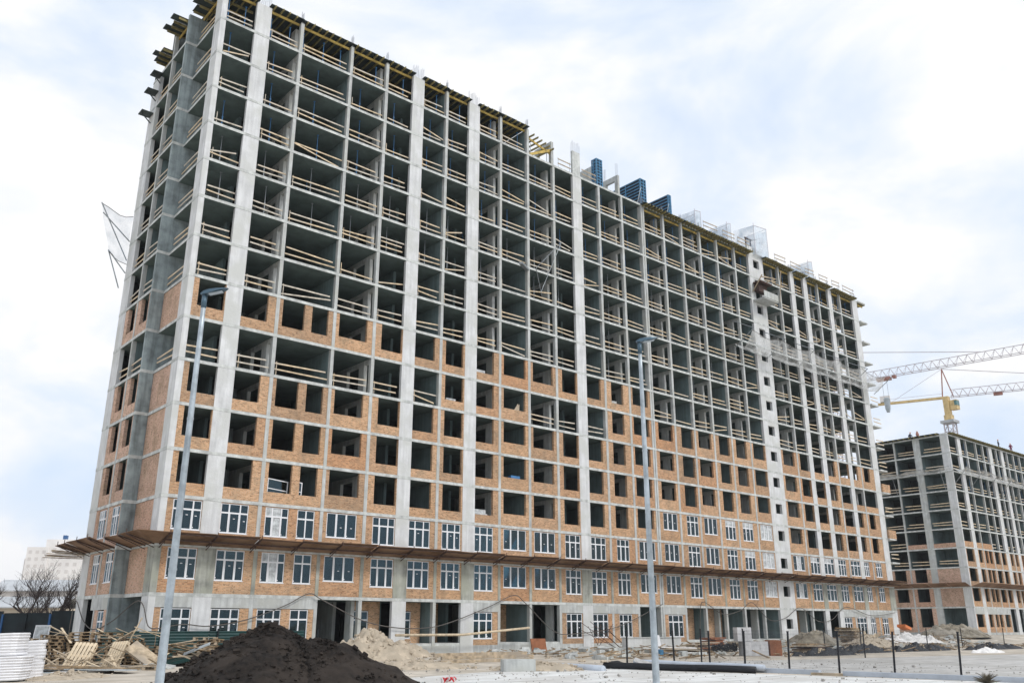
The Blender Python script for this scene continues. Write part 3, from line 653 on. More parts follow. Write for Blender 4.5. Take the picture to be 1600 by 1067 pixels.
# ------------------------------------------------------------------ plywood safety canopy round the second floor
can = thing('safety_canopy', 'brown plywood safety canopy running along the facade above the first row of windows', 'canopy')
zi, zo, wd = 7.0, 7.55, 1.75
pts_in = []; x = -.1; segs = []
while x < 93: segs.append((x, min(93.4, x+2.95))); x += 2.97
for i, (x0, x1) in enumerate(segs):
    j = rnd.uniform(-.05, .05); b = MB()
    b.slab([(x0, -.03, zi), (x0, -wd, zo+j), (x1, -wd, zo+j+rnd.uniform(-.04,.04)), (x1, -.03, zi)][::-1], .03)
    b.build('plywood_panel', M['canopy'], can)
    if i < 31:
        b = MB(); b.beam((x0+.05, -.03, zi-.07), (x0+.05, -wd-.05, zo-.07), .06); b.beam((x0+.05, -.03, zi-.28), (x0+.05, -wd*.98, zo-.12), .045); b.beam((x0+.05,-wd*.5,7.2),(x0+.05,-wd*.5,6.86),.03); b.beam((x0+.05, -wd, zo-.1), (x0+.05, -wd, zo+.14), .04)
        b.build('bracket', M['rust'], can)
b = MB(); b.beam((-.1,-wd*.55,7.14),(93,-wd*.55,7.14),.06,.1); b.beam((-.1,-wd*.92,7.44),(93,-wd*.92,7.44),.05,.07); b.build('runner', M['rust'], can)
# corner piece, left side pieces
b = MB(); b.slab([(-.1,-.03,zi),(-.1,-wd,zo),(-1.9,-1.5,zo+.05),(-.33,.0,zi)], .03); b.build('plywood_panel', M['canopy'], can)
for (p0, p1, p2, p3) in (((-.33,.0,zi),(-1.9,-1.5,zo+.05),(-2.0,1.7,zo),(-.33,1.7,zi)), ((-.33,1.72,zi),(-2.0,1.72,zo-.05),(-2.1,4.4,zo),(-.33,4.4,zi)),
                         ((-1.18,4.9,zi),(-2.9,4.7,zo),(-2.9,7.4,zo),(-1.18,7.4,zi)), ((-1.18,7.42,zi),(-2.9,7.42,zo),(-2.85,10.3,zo+.05),(-1.18,10.3,zi)), ((-1.18,10.32,zi),(-2.85,10.32,zo),(-2.8,13.2,zo),(-1.18,12.4,zi))):
    b = MB(); b.slab([p0, p1, p2, p3], .03); b.build('plywood_panel', M['canopy'], can)
for yy, xx in ((.1,-.33),(1.7,-.33),(4.3,-.33),(5,-1.18),(7.4,-1.18),(10.3,-1.18),(12,-1.18)):
    b = MB(); b.beam((xx, yy, zi-.07), (xx-wd, yy, zo-.07), .06); b.beam((xx, yy, zi-.28), (xx-wd, yy, zo-.12), .045); b.beam((xx-wd, yy, zo-.1), (xx-wd, yy, zo+.2), .04); b.build('bracket', M['rust'], can)
# loose boards at the far left end
t = thing('board_stack', 'ragged stack of boards sticking out at the far left end of the canopy', 'boards', (-2.9, 12.2, 7.0))
for q in range(9):
    b = MB(); b.beam((rnd.uniform(-.6,.1), rnd.uniform(.1,1.0), q*.06-.3), (1.9, rnd.uniform(-.6,.8), q*.05-.35), .16, .04); b.build('board', M['plank'] if q % 3 else M['canopy'], t)

# ------------------------------------------------------------------ netting
def netting(name, rows, m, label, poles=()):
    t = thing(name, label, 'netting'); b = MB(); n = len(rows[0])
    for r_ in rows: b.v += [tuple(p) for p in r_]
    for j in range(len(rows)-1):
        for i in range(n-1): b.f.append((j*n+i, j*n+i+1, (j+1)*n+i+1, (j+1)*n+i))
    b.build('net', m, t)
    for p, q in poles: b = MB(); b.tube([p, q], .045, 6); b.build('pole', M['propgrey'], t)
    for r_ in (rows[0], rows[-1]): b = MB(); b.tube(r_, .025, 4); b.build('edge_rope', M['cable'], t)
    return t
rows = []
nn = 26
for j in range(5):
    f = j/4; r_ = []
    for i in range(nn):
        x = 62.5+i*(93.0-62.5)/(nn-1); u = (i % 5)/5.0; sag = .55*math.sin(math.pi*u)*f + .2*noise.noise((x, f*3, 0))
        r_.append((x, -.15-2.5*f, 33.2+.3*f*3.6-1.3*math.sin(math.pi*f)*1.0-sag))
    rows.append(r_)
netting('safety_net', rows, M['nettingw'], 'white debris net slung outward along the right part of the facade', [((62.5+i*6.4, -.05, 32.6), (62.7+i*6.4, -2.7, 34.5)) for i in range(6)] + [((62.5+i*6.4, -.05, 36.0), (62.7+i*6.4, -2.7, 34.5)) for i in range(5)])
rows = []
A_, B_, C_, D_ = Vector((-1.2,11.9,33.4)), Vector((-3.55,12.3,34.0)), Vector((-1.2,12.0,29.2)), Vector((-2.6,12.2,30.0))
for j in range(6):
    f = j/5; l0 = A_.lerp(C_, f); l1 = B_.lerp(D_, f); rows.append([l0.lerp(l1, i/5) + Vector((0, .2*math.sin(i*1.3+j), -.35*math.sin(math.pi*i/5)*(1-f))) for i in range(6)])
netting('safety_net', rows, M['nettingb'], 'blue grey net stretched on poles at the left edge of the block', [((-1.2,12.0,29.6), (-3.6,12.3,34.05)), ((-1.2,11.9,28.5), (-2.6,12.2,30.2)), ((-2.6,12.2,30.2),(-1.5,12,27.2)), ((-1.2,11.9,31.2),(-3.4,12.2,33.2))])
# boom on the facade left of middle
t = thing('hoist_boom', 'grey hoisting chute sticking out of a middle bay with two guy ropes', 'hoist', (27.4, -.2, 33.0))
b = MB(); b.beam((3.2, .2, .7), (.3, -2.2, -.2), .35, .2); b.build('boom', M['propgrey'], t)
b = MB(); b.tube([(3.4,-.8,.6),(7.6,.1,4.8)], .03, 5); b.tube([(3.4,-.8,.6),(4.9,.1,-1.5)], .03, 5); b.tube([(7.6,.1,4.8),(4.6,-.1,-1.3)], .03, 5); b.build('guy_rope', M['propgrey'], t)

# ------------------------------------------------------------------ festooned cable on the ground storey
def cable(pts, label, r=.035):
    out = []
    P_ = [Vector(p) for p in pts]
    for i in range(len(P_)-1):
        p0 = P_[max(i-1,0)]; p1 = P_[i]; p2 = P_[i+1]; p3 = P_[min(i+2, len(P_)-1)]
        for s_ in range(6):
            t_ = s_/6; out.append(.5*((2*p1)+(-p0+p2)*t_+(2*p0-5*p1+4*p2-p3)*t_*t_+(-p0+3*p1-3*p2+p3)*t_**3))
    out.append(P_[-1]); b = MB(); b.tube(out, r, 5)
    return link('hanging_cable', b.mesh('hanging_cable', M['cable'], True), label=label, cat='cable', group='cables slung along the ground storey')
y_ = -.22
cable([(-1.3,12.1,.8),(-1.35,11.9,2.4),(-1.3,11.6,3.8),(-1.32,9.2,2.5),(-1.32,6.6,1.9),(-1.0,4.0,2.4),(-.55,1.6,3.5),(-.5,.2,3.3),(-.2,-.25,2.1),(.4,-.25,1.95)], 'dark cable looping across the left end wall at ground level')
cable([(.4,-.25,1.95),(1.9,y_,2.2),(3.6,y_,2.1),(6.0,y_,2.5),(8.6,y_,3.4),(10.3,y_,4.2),(11.4,y_,3.8),(14.6,y_,2.5),(17.5,y_,2.0),(20.2,y_,2.0),(22.4,y_,2.4),(26.2,y_,3.6),(28.7,y_,4.5),(30.0,y_,3.9),(33.2,y_,1.7),(36,y_,1.55),(41,y_,2.1),(47.2,y_,4.1)], 'long dark cable in swags from the left corner to beyond the middle lamp post')
cable([(52.6,y_,1.6),(52.9,y_,3.8),(53.6,y_,4.4),(56.5,y_,3.3),(59.5,y_,3.7),(61.6,y_,4.5),(64.5,y_,2.8),(67.5,y_,3.0),(70.6,y_,4.1),(74,y_,2.7),(77,y_,2.9),(80.4,y_,4.3),(86,y_,3.4),(92,y_,3.8)], 'dark cable in swags over the open bays at the right end')

# ------------------------------------------------------------------ second building
B2 = thing('apartment_building', 'shorter unfinished concrete frame block at the right edge behind a crane', 'building', (125.73, 4.04, 0))
BZ0 = 1.0
def bz(k): return 5.02+3*(k-2)
NL = 11; LX = 62.0; DY = 16.0
sup2 = [(0,.25),(3.5,4.7),(6.75,7.0),(10.6,10.9),(13.4,13.7),(15.9,17.2),(19.0,19.3),(21.0,22.1),(23.7,24.0),(26.5,26.8),(29.3,29.6),(32.2,32.5),(35.1,36.2),(38.3,38.6),(41.4,41.7),(44.6,44.9),(48,48.3),(51.2,52.2),(54.9,55.2),(58.3,58.6),(61.3,62)]
def addb(name, m, *boxes):
    b = MB()
    for q in boxes: b.box(*q)
    return b.build(name, m, B2)
for k in range(2, NL+1): slabmat(addb('floor_slab', M['slab'], (-.015, LX+.015, -.015, DY, bz(k)-.11, bz(k)+.11)))
addb('plinth', M['conc'], (0, LX, .02, DY, -.5, 1.3))
for i, (a0, a1) in enumerate(sup2):
    wide = a1-a0 > .5
    if i == 0: addb('pier', M['pier'], (0, .3, 0, 1.25, -.3, bz(NL)+.3))
    else: addb('pier' if wide else 'column', M['pier'] if wide else M['conc'], (a0, a1, .004, .3, -.3, bz(NL)-.12))
    if i % 2 == 1 or wide: addb('cross_wall', M['wall_in_shade'], ((a0+a1)/2-.1, (a0+a1)/2+.1, 1.5 if wide else .31, 6, -.3, bz(NL)-.12))
addb('corridor_wall', M['block'], (4.5, LX, 6, 6.2, 0, bz(NL)-.12), (4.3, 4.5, 2, DY, 0, bz(NL)-.12))
addb('rear_wall', M['block'], (.3, LX, DY-.3, DY-.01, 0, bz(NL)-.12))
yc = [(4.77,5.84,'pier'),(9.0,9.25,'column'),(12.4,13.5,'pier'),(15.7,16,'column')]
for y0, y1, n_ in yc:
    addb(n_, M['conc'], (0, .3, y0, y1, -.3, bz(NL)-.12))
    addb('cross_wall', M['wall_in_shade'], (.31, 4.29, y0+.1, y0+.3, -.3, bz(NL)-.12))
def inf2(x0, x1, y0, y1, z0, z1, holes, axis_='x'):
    b = MB(); cur = x0 if axis_ == 'x' else y0; end = x1 if axis_ == 'x' else y1
    def bx(a, c, za, zb_, e=0):
        if axis_ == 'x': b.box(a, c, y0+e, y1-e, za, zb_)
        else: b.box(x0+e, x1-e, a, c, za, zb_)
    for h0, h1, s in holes:
        bx(cur, h0, z0, z1); bx(h0, h1, z0, s, .002); cur = h1
    bx(cur, end, z0, z1); b.build('brick_infill', M['brick'] if axis_ == 'x' else M['brick_side'], B2)
for k in range(1, NL):
    z0, z1 = (bz(k)+.112, bz(k+1)-.112) if k > 1 else (1.3, bz(2)-.112)
    for i in range(len(sup2)-1):
        a0, a1 = sup2[i][1], sup2[i+1][0]
        if k <= 4:
            if k == 1 and i in (4, 5, 9, 10, 14): continue
            mid = (a0+a1)/2
            inf2(a0, a1, .03, .26, z0, z1-(.9 if k == 1 else 0), [(a0+.5, mid-.2, z0+.8), (mid+.2, a1-.4, z0+.8)] if a1-a0 > 3.3 else [(a0+.35, a1-.35, z0+.8)])
            if k == 1: addb('lintel_beam', M['conc'], (a0, a1, .0, .27, z1-.9+.003, z1))
        elif k in (5,) and i < 3: addb('brick_infill', M['brick'], (a0, a1, .03, .26, z0, z0+.9))
        elif k == 6 and i > 8: addb('brick_infill', M['brick'], (a0, a1, .03, .26, z0, z0+.9))
        else:
            b = MB()
            for q in range(2): zz = z0+.5+.45*q; b.beam((a0+.1, .35, zz+rnd.uniform(-.1,.1)), (a1-rnd.uniform(.05,.4), .35, zz+rnd.uniform(-.1,.1)), .05, .13)
            b.build('guard_board', M['board'], B2)
            if k > 7: b = MB(); b.tube([((a0+a1)/2, 1.2, z0), ((a0+a1)/2, 1.2, z1)], .045, 5); b.build('prop', M['prop'], B2)
    ys = [(1.25, 4.77), (5.84, 9.0), (9.25, 12.4), (13.5, 15.7)]
    for i, (a0, a1) in enumerate(ys):
        if k in (2, 3) or (k == 1 and i > 0):
            inf2(.03, .26, a0, a1, z0, z1, [] if i == 0 else [(a0+.7, a1-.5, z0+.75)], 'y')
        elif k == 1: pass
        elif k == 5 and i in (0, 1): inf2(.03, .26, a0, a1, z0, z0+.7, [], 'y')
        else:
            b = MB()
            for q in range(2): zz = z0+.5+.45*q; b.beam((.4, a0+.1, zz), (.4, a1-rnd.uniform(.05,.6), zz+rnd.uniform(-.1,.1)), .05, .14)
            b.build('guard_board', M['board'], B2)
# roof deck of the second block
t = thing('formwork_deck', 'yellow edged formwork deck along the roof of the shorter right hand block', 'formwork', (125.73, 4.04, bz(NL)+.12))
b = MB(); b.box(.3, LX, -.6, DY, .2, .23); b.box(-.6, .28, 1.3, DY, .2, .23); b.build('plywood_sheet', M['ply'], t)
xx = .5
while xx < LX: b = MB(); b.box(xx, xx+.09, -.8, 3, 0, .198); b.build('joist', M['joist'], t); xx += .9
for i in range(16): b = MB(); b.box(-.8, 3, 1.5+i*.9, 1.59+i*.9, 0, .196); b.build('joist', M['joist'], t)
# canopy of the second block
t = thing('safety_canopy', 'light brown plywood canopy round the shorter right hand block', 'canopy', (125.73, 4.04, bz(3)+.1))
for i in range(21): b = MB(); b.slab([(i*2.95, -.02, 0), (i*2.95+2.9, -.02, 0), (i*2.95+2.9, -1.8, .55), (i*2.95, -1.8, .55)], .04); b.build('plywood_panel', M['canopy'], t)
for i in range(5): b = MB(); b.slab([(-.02, i*3, 0), (-1.8, i*3, .55), (-1.8, i*3+2.9, .55), (-.02, i*3+2.9, 0)], .04); b.build('plywood_panel', M['canopy'], t)
rows = [[(125.6, 4.0+i*1.4, 26.3+.25*noise.noise((i,0,3))-.3*(i % 4 == 2)) for i in range(12)], [(124.6, 3.8+i*1.4, 25.9+.3*noise.noise((i,2,3))) for i in range(12)], [(123.6, 3.6+i*1.4, 26.5-.4*(i % 4 == 2)) for i in range(12)]]
netting('safety_net', rows, M['nettingw'], 'white net hanging along the end wall of the shorter right block', [((125.6, 5.5+i*4, 23.2), (123.6, 5.2+i*4, 26.4)) for i in range(3)])
rows = [[(125.6+i*3, 3.9, 26.5+.3*noise.noise((i,0,7))) for i in range(20)], [(125.4+i*3, 2.8, 25.6+.5*noise.noise((i,2,7))) for i in range(20)], [(125.2+i*3, 1.6, 26.4-.5*(i % 3 == 1)) for i in range(20)]]
netting('safety_net', rows, M['nettingw'], 'white net bulging along the front of the shorter right block', [((125.7+i*6, 3.9, 24.0), (125.7+i*6, 1.6, 26.5)) for i in range(8)])

# ------------------------------------------------------------------ cranes
def truss(b, p, q, w_, h_, n, r=.07, tri=True, up=Vector((0,0,1))):
    p, q = Vector(p), Vector(q); d = (q-p).normalized(); s_ = d.cross(up).normalized(); u_ = s_.cross(d)
    if tri: off = [s_*w_/2, -s_*w_/2, u_*h_]
    else: off = [s_*w_/2+u_*h_/2, -s_*w_/2+u_*h_/2, -s_*w_/2-u_*h_/2, s_*w_/2-u_*h_/2]
    for o_ in off: b.beam(p+o_, q+o_, r*1.4)
    for i in range(n):
        a, c = p.lerp(q, i/n), p.lerp(q, (i+1)/n); m_ = (a+c)/2
        if tri:
            for o_ in off[:2]: b.beam(a+o_, m_+off[2], r*.7); b.beam(m_+off[2], c+o_, r*.7)
            b.beam(a+off[0], a+off[1], r*.7)
        else:
            for k in range(4):
                o1, o2 = off[k], off[(k+1) % 4]; b.beam(a+(o1 if i % 2 else o2), c+(o2 if i % 2 else o1), r*.7); b.beam(a+o1, a+o2, r*.7)
c1 = thing('tower_crane', 'pale lattice crane with long jib rising to the right edge, mast hidden', 'crane')
JA, JB = Vector((166.5, 39.5, 55.6)), Vector((175.5, -20.5, 55.6))
b = MB(); truss(b, JA, JB, 1.4, 1.8, 34, .09); b.build('jib', M['cranewhite'], c1)
b = MB(); truss(b, (165.9, 44, 0), (165.9, 44, 58), 1.8, 1.8, 30, .12, False, Vector((0,1,0))); b.build('mast', M['cranewhite'], c1)
b = MB(); truss(b, (165.9,44,56), (163.9, 57, 56), 1.5, 1.0, 8, .1); b.build('counter_jib', M['cranewhite'], c1)
b = MB(); b.beam((165.9,44,58),(166,43,63.5),.3); b.beam((165.9,45,58),(166,43,63.5),.3); b.build('apex', M['cranered'], c1)
b = MB(); b.beam((166,43,63.5),(171.0,13.2,57.6),.13); b.build('pendant', M['cranewhite'], c1)
b = MB(); b.box(165, 166.6, 54, 56, 54.6, 58.2); b.build('counterweight', M['conc'], c1)
b = MB(); b.box(-1.5,1.5,-.7,.7,-.5,.1); b.box(1.9,2.6,-.6,.6,-.3,.3)
b.build('trolley', M['cranered'], c1, loc=(167.6,33.2,55.4), rot=(0,0,R(-81)))
b = MB()
for dx in (-.6,.6): b.beam((167.6+dx*.2, 33.2+dx, 55), (167.6+dx*.2, 33.2+dx, 50.8), .05)
b.build('hoist_rope', M['rebar'], c1)
b = MB(); b.tube([(167.6,33.2,47.6),(167.6,33.2,48.4),(167.6,33.2,50.6),(167.6,33.2,50.9)], [.35,.55,.7,.4], 12); b.build('concrete_bucket', M['sheetgrey'], c1)
c2 = thing('tower_crane', 'yellow cabbed tower crane with short counter jib standing behind the shorter block', 'crane')
CX, CY = 182.0, 26.3       # axis of the mast
b = MB(); truss(b, (CX,CY,0), (CX,CY,46.0), 1.9, 1.9, 24, .16, False, Vector((0,1,0))); b.build('mast', M['cranewhite'], c2)
b = MB(); b.box(CX-1.5,CX+1.5,CY-1.5,CY+1.5,46.0,46.6); b.build('slewing_ring', M['roofgrey'], c2)
b = MB(); b.box(CX-.6,CX+.6,CY-.6,CY+.6,47.9,52.2); b.box(CX-.8,CX+.8,CY-.8,CY+.8,46.6,47.88); b.build('tower_head', M['craneyellow'], c2)
cb_ = MB(); cb_.box(CX-.2,CX+1.3,CY-2.2,CY-.65,49.0,51.2); cab = cb_.build('cab', M['craneyellow'], c2)
b = MB(); b.box(CX-.25,CX+1.2,CY-2.26,CY-1.7,49.9,51.0); b.build('cab_window', mat('tinted_cab_glass', (.10,.22,.22), rough=.1, var=.1, bump=0), cab)
dj = (Vector((188.4,10.5,0))-Vector((182,26.3,0))).normalized()
p0 = Vector((CX,CY,52.0))
b = MB(); truss(b, p0+dj*1, p0+dj*40, 1.4, 1.7, 22, .09); b.build('jib', M['cranewhite'], c2)
b = MB(); b.beam(p0-dj*.5, p0-dj*14.5, .8, .48); b.build('counter_jib', M['craneyellow'], c2)
b = MB(); b.beam(p0-dj*.5+Vector((0,0,1)), p0-dj*14+Vector((0,0,1)), .06); b.build('handrail', M['cranewhite'], c2)
b = MB(); b.obox(p0-dj*12.8+Vector((0,0,1.1)), (2.2,1.3,1.4), dj.to_track_quat('X','Z').to_matrix()); b.build('counterweight', M['cream'], c2)
b = MB(); ap = p0+Vector((0,0,6.8)); b.beam(p0-dj*.7, ap, .25); b.beam(p0+dj*1.6, ap, .22); b.build('apex', M['cranered'], c2)
b = MB(); b.beam(ap, p0+dj*26+Vector((0,0,1.8)), .12); b.beam(ap, p0-dj*12, .07); b.build('pendant', M['cranewhite'], c2)
for q, f in enumerate((10.5, 24)): b = MB(); b.obox(p0+dj*f+Vector((0,0,-.3)), (1.8,1.2,.6), dj.to_track_quat('X','Z').to_matrix()); b.build('trolley', M['cranered'], c2)
b = MB(); b.beam((140, 15.2, 35.2), (140, 15.2, 33), .05); b.tube([(140,15.2,35),(140,15.2,35.8),(140,15.2,36.4)], [.12,.32,.1], 8)
link('lifting_hook', b.mesh('lifting_hook', M['cranered']), label='small red lifting hook dangling above the roof of the shorter block', cat='hook')

# ------------------------------------------------------------------ people on the far roof
def person(loc, rz, m, label, crouch=False):
    t = thing('person', label, 'person', loc, rz)
    h = .62 if crouch else 1
    V = [(0,0,.95),(0,0,1.2),(0,0,1.42),(0,0,1.52),(.1,0,.9),(.12,.03,.5),(.12,0,.08),(.12,-.16,.04),(-.1,0,.9),(-.12,-.05,.5),(-.12,.05,.08),(-.12,-.1,.04),(.2,0,1.4),(.27,-.03,1.12),(.25,-.22,.95),(-.2,0,1.4),(-.27,0,1.12),(-.24,-.2,.93)]
    if crouch:
        V = [(0,.1,.42),(0,.02,.62),(0,-.12,.82),(0,-.18,.9),(.1,.1,.4),(.16,-.3,.5),(.14,-.05,.08),(.14,-.22,.04),(-.1,.1,.4),(-.16,-.3,.45),(-.14,-.05,.08),(-.14,-.22,.04),(.2,-.12,.8),(.26,-.3,.6),(.15,-.5,.5),(-.2,-.12,.8),(-.26,-.3,.6),(-.15,-.5,.48)]
    E_ = [(0,1),(1,2),(2,3),(0,4),(4,5),(5,6),(6,7),(0,8),(8,9),(9,10),(10,11),(2,12),(12,13),(13,14),(2,15),(15,16),(16,17)]
    rad = [.15,.14,.15,.06,.11,.08,.05,.05,.11,.08,.05,.05,.08,.055,.04,.08,.055,.04]
    me = bpy.data.meshes.new('body'); me.from_pydata(V, E_, []); o = link('body', me, t); me.materials.append(m)
    sk = o.modifiers.new('s', 'SKIN'); me.skin_vertices.new() if not me.skin_vertices else None
    for i, sv in enumerate(me.skin_vertices[0].data): sv.radius = (rad[i], rad[i])
    me.skin_vertices[0].data[0].use_root = True
    sb = o.modifiers.new('u', 'SUBSURF'); sb.levels = 1; sb.render_levels = 1
    hz = V[3][2]+.13; hy = V[3][1]-.02
    b = MB(); b.tube([(0,hy,hz-.14),(0,hy,hz-.1),(0,hy,hz),(0,hy,hz+.08),(0,hy,hz+.12)], [.05,.08,.10,.08,.03], 10); b.build('head', M['skin'], t, smooth=True)
    b = MB(); b.tube([(0,hy,hz+.02),(0,hy,hz+.03),(0,hy,hz+.1),(0,hy,hz+.15)], [.14,.12,.10,.03], 10); b.build('helmet', M['hardhat'], t, smooth=True)
zt = bz(NL)+.36
person((126.6, 10.6, zt), R(30), M['cloth_dark'], 'worker in dark clothes crouching on the far roof left of the corner pier', True)
person((147.5, 4.4, zt), R(20), M['cloth_dark'], 'worker in dark clothes standing on the far roof edge right of the corner')
person((153.0, 4.4, zt), R(-60), M['cloth_red'], 'worker in maroon clothes on the far roof, rightmost of the three')

# ------------------------------------------------------------------ street lamps
def lamp(x, y, H, lean, label, rz, s=1.0):
    t = thing('street_lamp', label, 'street lamp', (x, y, 0), 0, 'street lamps in the foreground')
    b = MB(); n = 12; pts = [Vector((lean[0]*i/n, lean[1]*i/n, H*i/n)) for i in range(n+1)]
    b.tube(pts, [.092*s-(.042*s)*i/n for i in range(n+1)], 20); b.build('pole', M['galv'], t, smooth=True)
    top = pts[-1]
    b = MB(); b.obox((lean[0]*.06, lean[1]*.06-.085*s, .55), (.09,.03,.38), Matrix.Identity(3)); b.build('service_hatch', M['darkmetal'], t)
    b = MB(); b.tube([(0,0,-.02),(0,0,.05)], .2, 14); b.build('base_flange', M['galv'], t)
    for zz in (3.1, 6.2): b = MB(); b.tube([(lean[0]*zz/H,lean[1]*zz/H,zz),(lean[0]*(zz+.04)/H,lean[1]*(zz+.04)/H,zz+.04)], .094*s-.042*s*zz/H+.006, 16); b.build('seam_ring', M['galv'], t)
    b = MB(); b.tube([top-Vector((0,0,.22)), top+Vector((0,0,.07))], .06*s, 14); b.build('collar', M['darkmetal'], t, smooth=True)
    hd = MB(); pr = [(a_*.68, b_*.62, c_*.6, d_*.6) for a_, b_, c_, d_ in [(-.12,.07,.0,.10),(.0,.12,-.02,.15),(.2,.15,-.02,.16),(.45,.16,.0,.13),(.68,.13,.02,.09),(.78,.06,.045,.075)]]
    for (u, w_, zb, zt_) in pr: hd.v += [(u,-w_,zb+.02),(u,w_,zb+.02),(u,w_*.9,zt_),(u,-w_*.9,zt_)]
    for i in range(len(pr)-1):
        for k in range(4): a = i*4+k; c = i*4+(k+1) % 4; hd.f.append((a, c, c+4, a+4))
    hd.f += [(3,2,1,0), tuple(len(hd.v)-4+k for k in range(4))]
    ho = hd.build('luminaire', M['darkmetal'], t, loc=top+Vector((0,0,.08)), rot=(0, R(-12), rz))
    b = MB(); b.box(.1,.4,-.06,.06,-.012,.004); b.build('lens', M['sheetgrey'], ho)
lamp(-12.75, -37.95, 8.95, (.0, .0), 'tall grey street lamp in front of the left corner of the block', R(-42), 1.0)
lamp(-2.55, -41.75, 8.95, (-.28, -.22), 'tall grey street lamp in front of the middle of the block', R(-33), .95)

# ------------------------------------------------------------------ fences
def chainfence(pts, label0, group, H=1.85, tilt=()):
    prev = None
    for i, (x, y) in enumerate(pts):
        z = G(x, y); b = MB(); tx = tilt[i] if i < len(tilt) else 0
        b.box(-.04,.04,-.04,.04,-.3,H-.03); b.box(-.055,.055,-.055,.055,H-.029,H)
        t = link('fence_post', b.mesh('fence_post', M['black']), None, (x, y, z), (R(tx), R(tx*.5), R(20)), None, 'black steel fence post, %s' % (label0 % ORD[i]), 'fence post', group)
        if prev:
            b = MB(); b.poly([(prev[0],prev[1],G(*prev)+.05),(x,y,z+.05),(x,y,z+H-.1),(prev[0],prev[1],G(*prev)+H-.1)])
            for zz in (.9, H-.15): b.tube([(prev[0],prev[1],G(*prev)+zz),(x,y,z+zz)], .006, 4)
            link('fence_mesh', b.mesh('fence_mesh', M['chain']), None, label='thin wire mesh, %s' % (label0 % ORD[i]).replace('from left in', 'panel from left of'), cat='fence mesh', group=group+' mesh')
        prev = (x, y)
chainfence([(20.05,-20.24),(21.0,-22.9),(20.9,-25.4),(19.8,-28.4),(19.2,-31.3),(18.8,-34.1),(19.1,-36.5),(19.3,-39.2)], '%s from left in the near row', 'posts of the near fence row', 1.85, (1,-1,.5,1.5,2,2,3,3))
chainfence([(25.6,-21.2),(32.2,-19.6),(41.95,-22.8),(53.8,-12.7),(58.5,-13.5),(66,-16),(78,-14),(86,-15)], '%s from left in the far row', 'posts of the far fence row', 1.95, (1,0,1,1,2,2,1,2))
# green corrugated fence
t = thing('corrugated_fence', 'dark green corrugated metal fence behind the wood pile', 'fence', (-3.6, -2.5, 0))
L = 12.6; nseg = 4
for s_ in range(nseg):
    b = MB(); x0 = s_*L/nseg; x1 = (s_+1)*L/nseg-.02; n = 42; base = 0
    for j in range(n+1):
        z = .1+1.72*j/n; yy = .025*math.sin(j*math.pi*2/4.2); b.v += [(x0, yy, z), (x1, yy+.01*s_, z)]
    for j in range(n): b.f.append((2*j, 2*j+1, 2*j+3, 2*j+2))
    b.build('corrugated_sheet', M['greenmetal'], t, smooth=True)
for q in (0, 3.4, 6.8, 10.2, 13.5): b = MB(); b.box(q-.04, q+.04, -.12, -.04, 0, 1.95); b.build('post', M['darkfence'], t)
# dark site fence at the far left
t = thing('site_fence', 'tall dark site fence with blue posts at the far left under the trees', 'fence', (-8.2, 42.7, 0), math.atan2(-15.8,9.3))
for q in range(9):
    b = MB(); b.box(q*2.6+.05, q*2.6+2.55, 0, .05, 0, 3.25+.1*math.sin(q*2)); b.build('panel', M['darkfence'], t)
    b = MB(); b.box(q*2.6-.1, q*2.6+.1, -.1, -.01, 0, 3.1); b.build('post', M['bluepost'] if q in (1, 4, 5, 7) else M['darkfence'], t)
b = MB(); b.box(-.7,.7,-.04,.04,0,1.1); pp = link('window_frame', MB().box(-.62,.62,-.03,.03,.05,1.15).mesh('window_frame', M['milky']), None, (.55, 27.2, 1.0), (R(-8),0,R(-50)), None, 'white framed window leaning on the dark fence left of the block', 'window frame')
b = MB(); b.box(-.7,-.6,-.06,.05,0,1.22); b.box(.6,.7,-.06,.05,0,1.22); b.box(-.6,.6,-.06,.05,1.12,1.22); b.box(-.6,.6,-.06,.05,0,.08); b.build('frame', M['pvc'], pp)

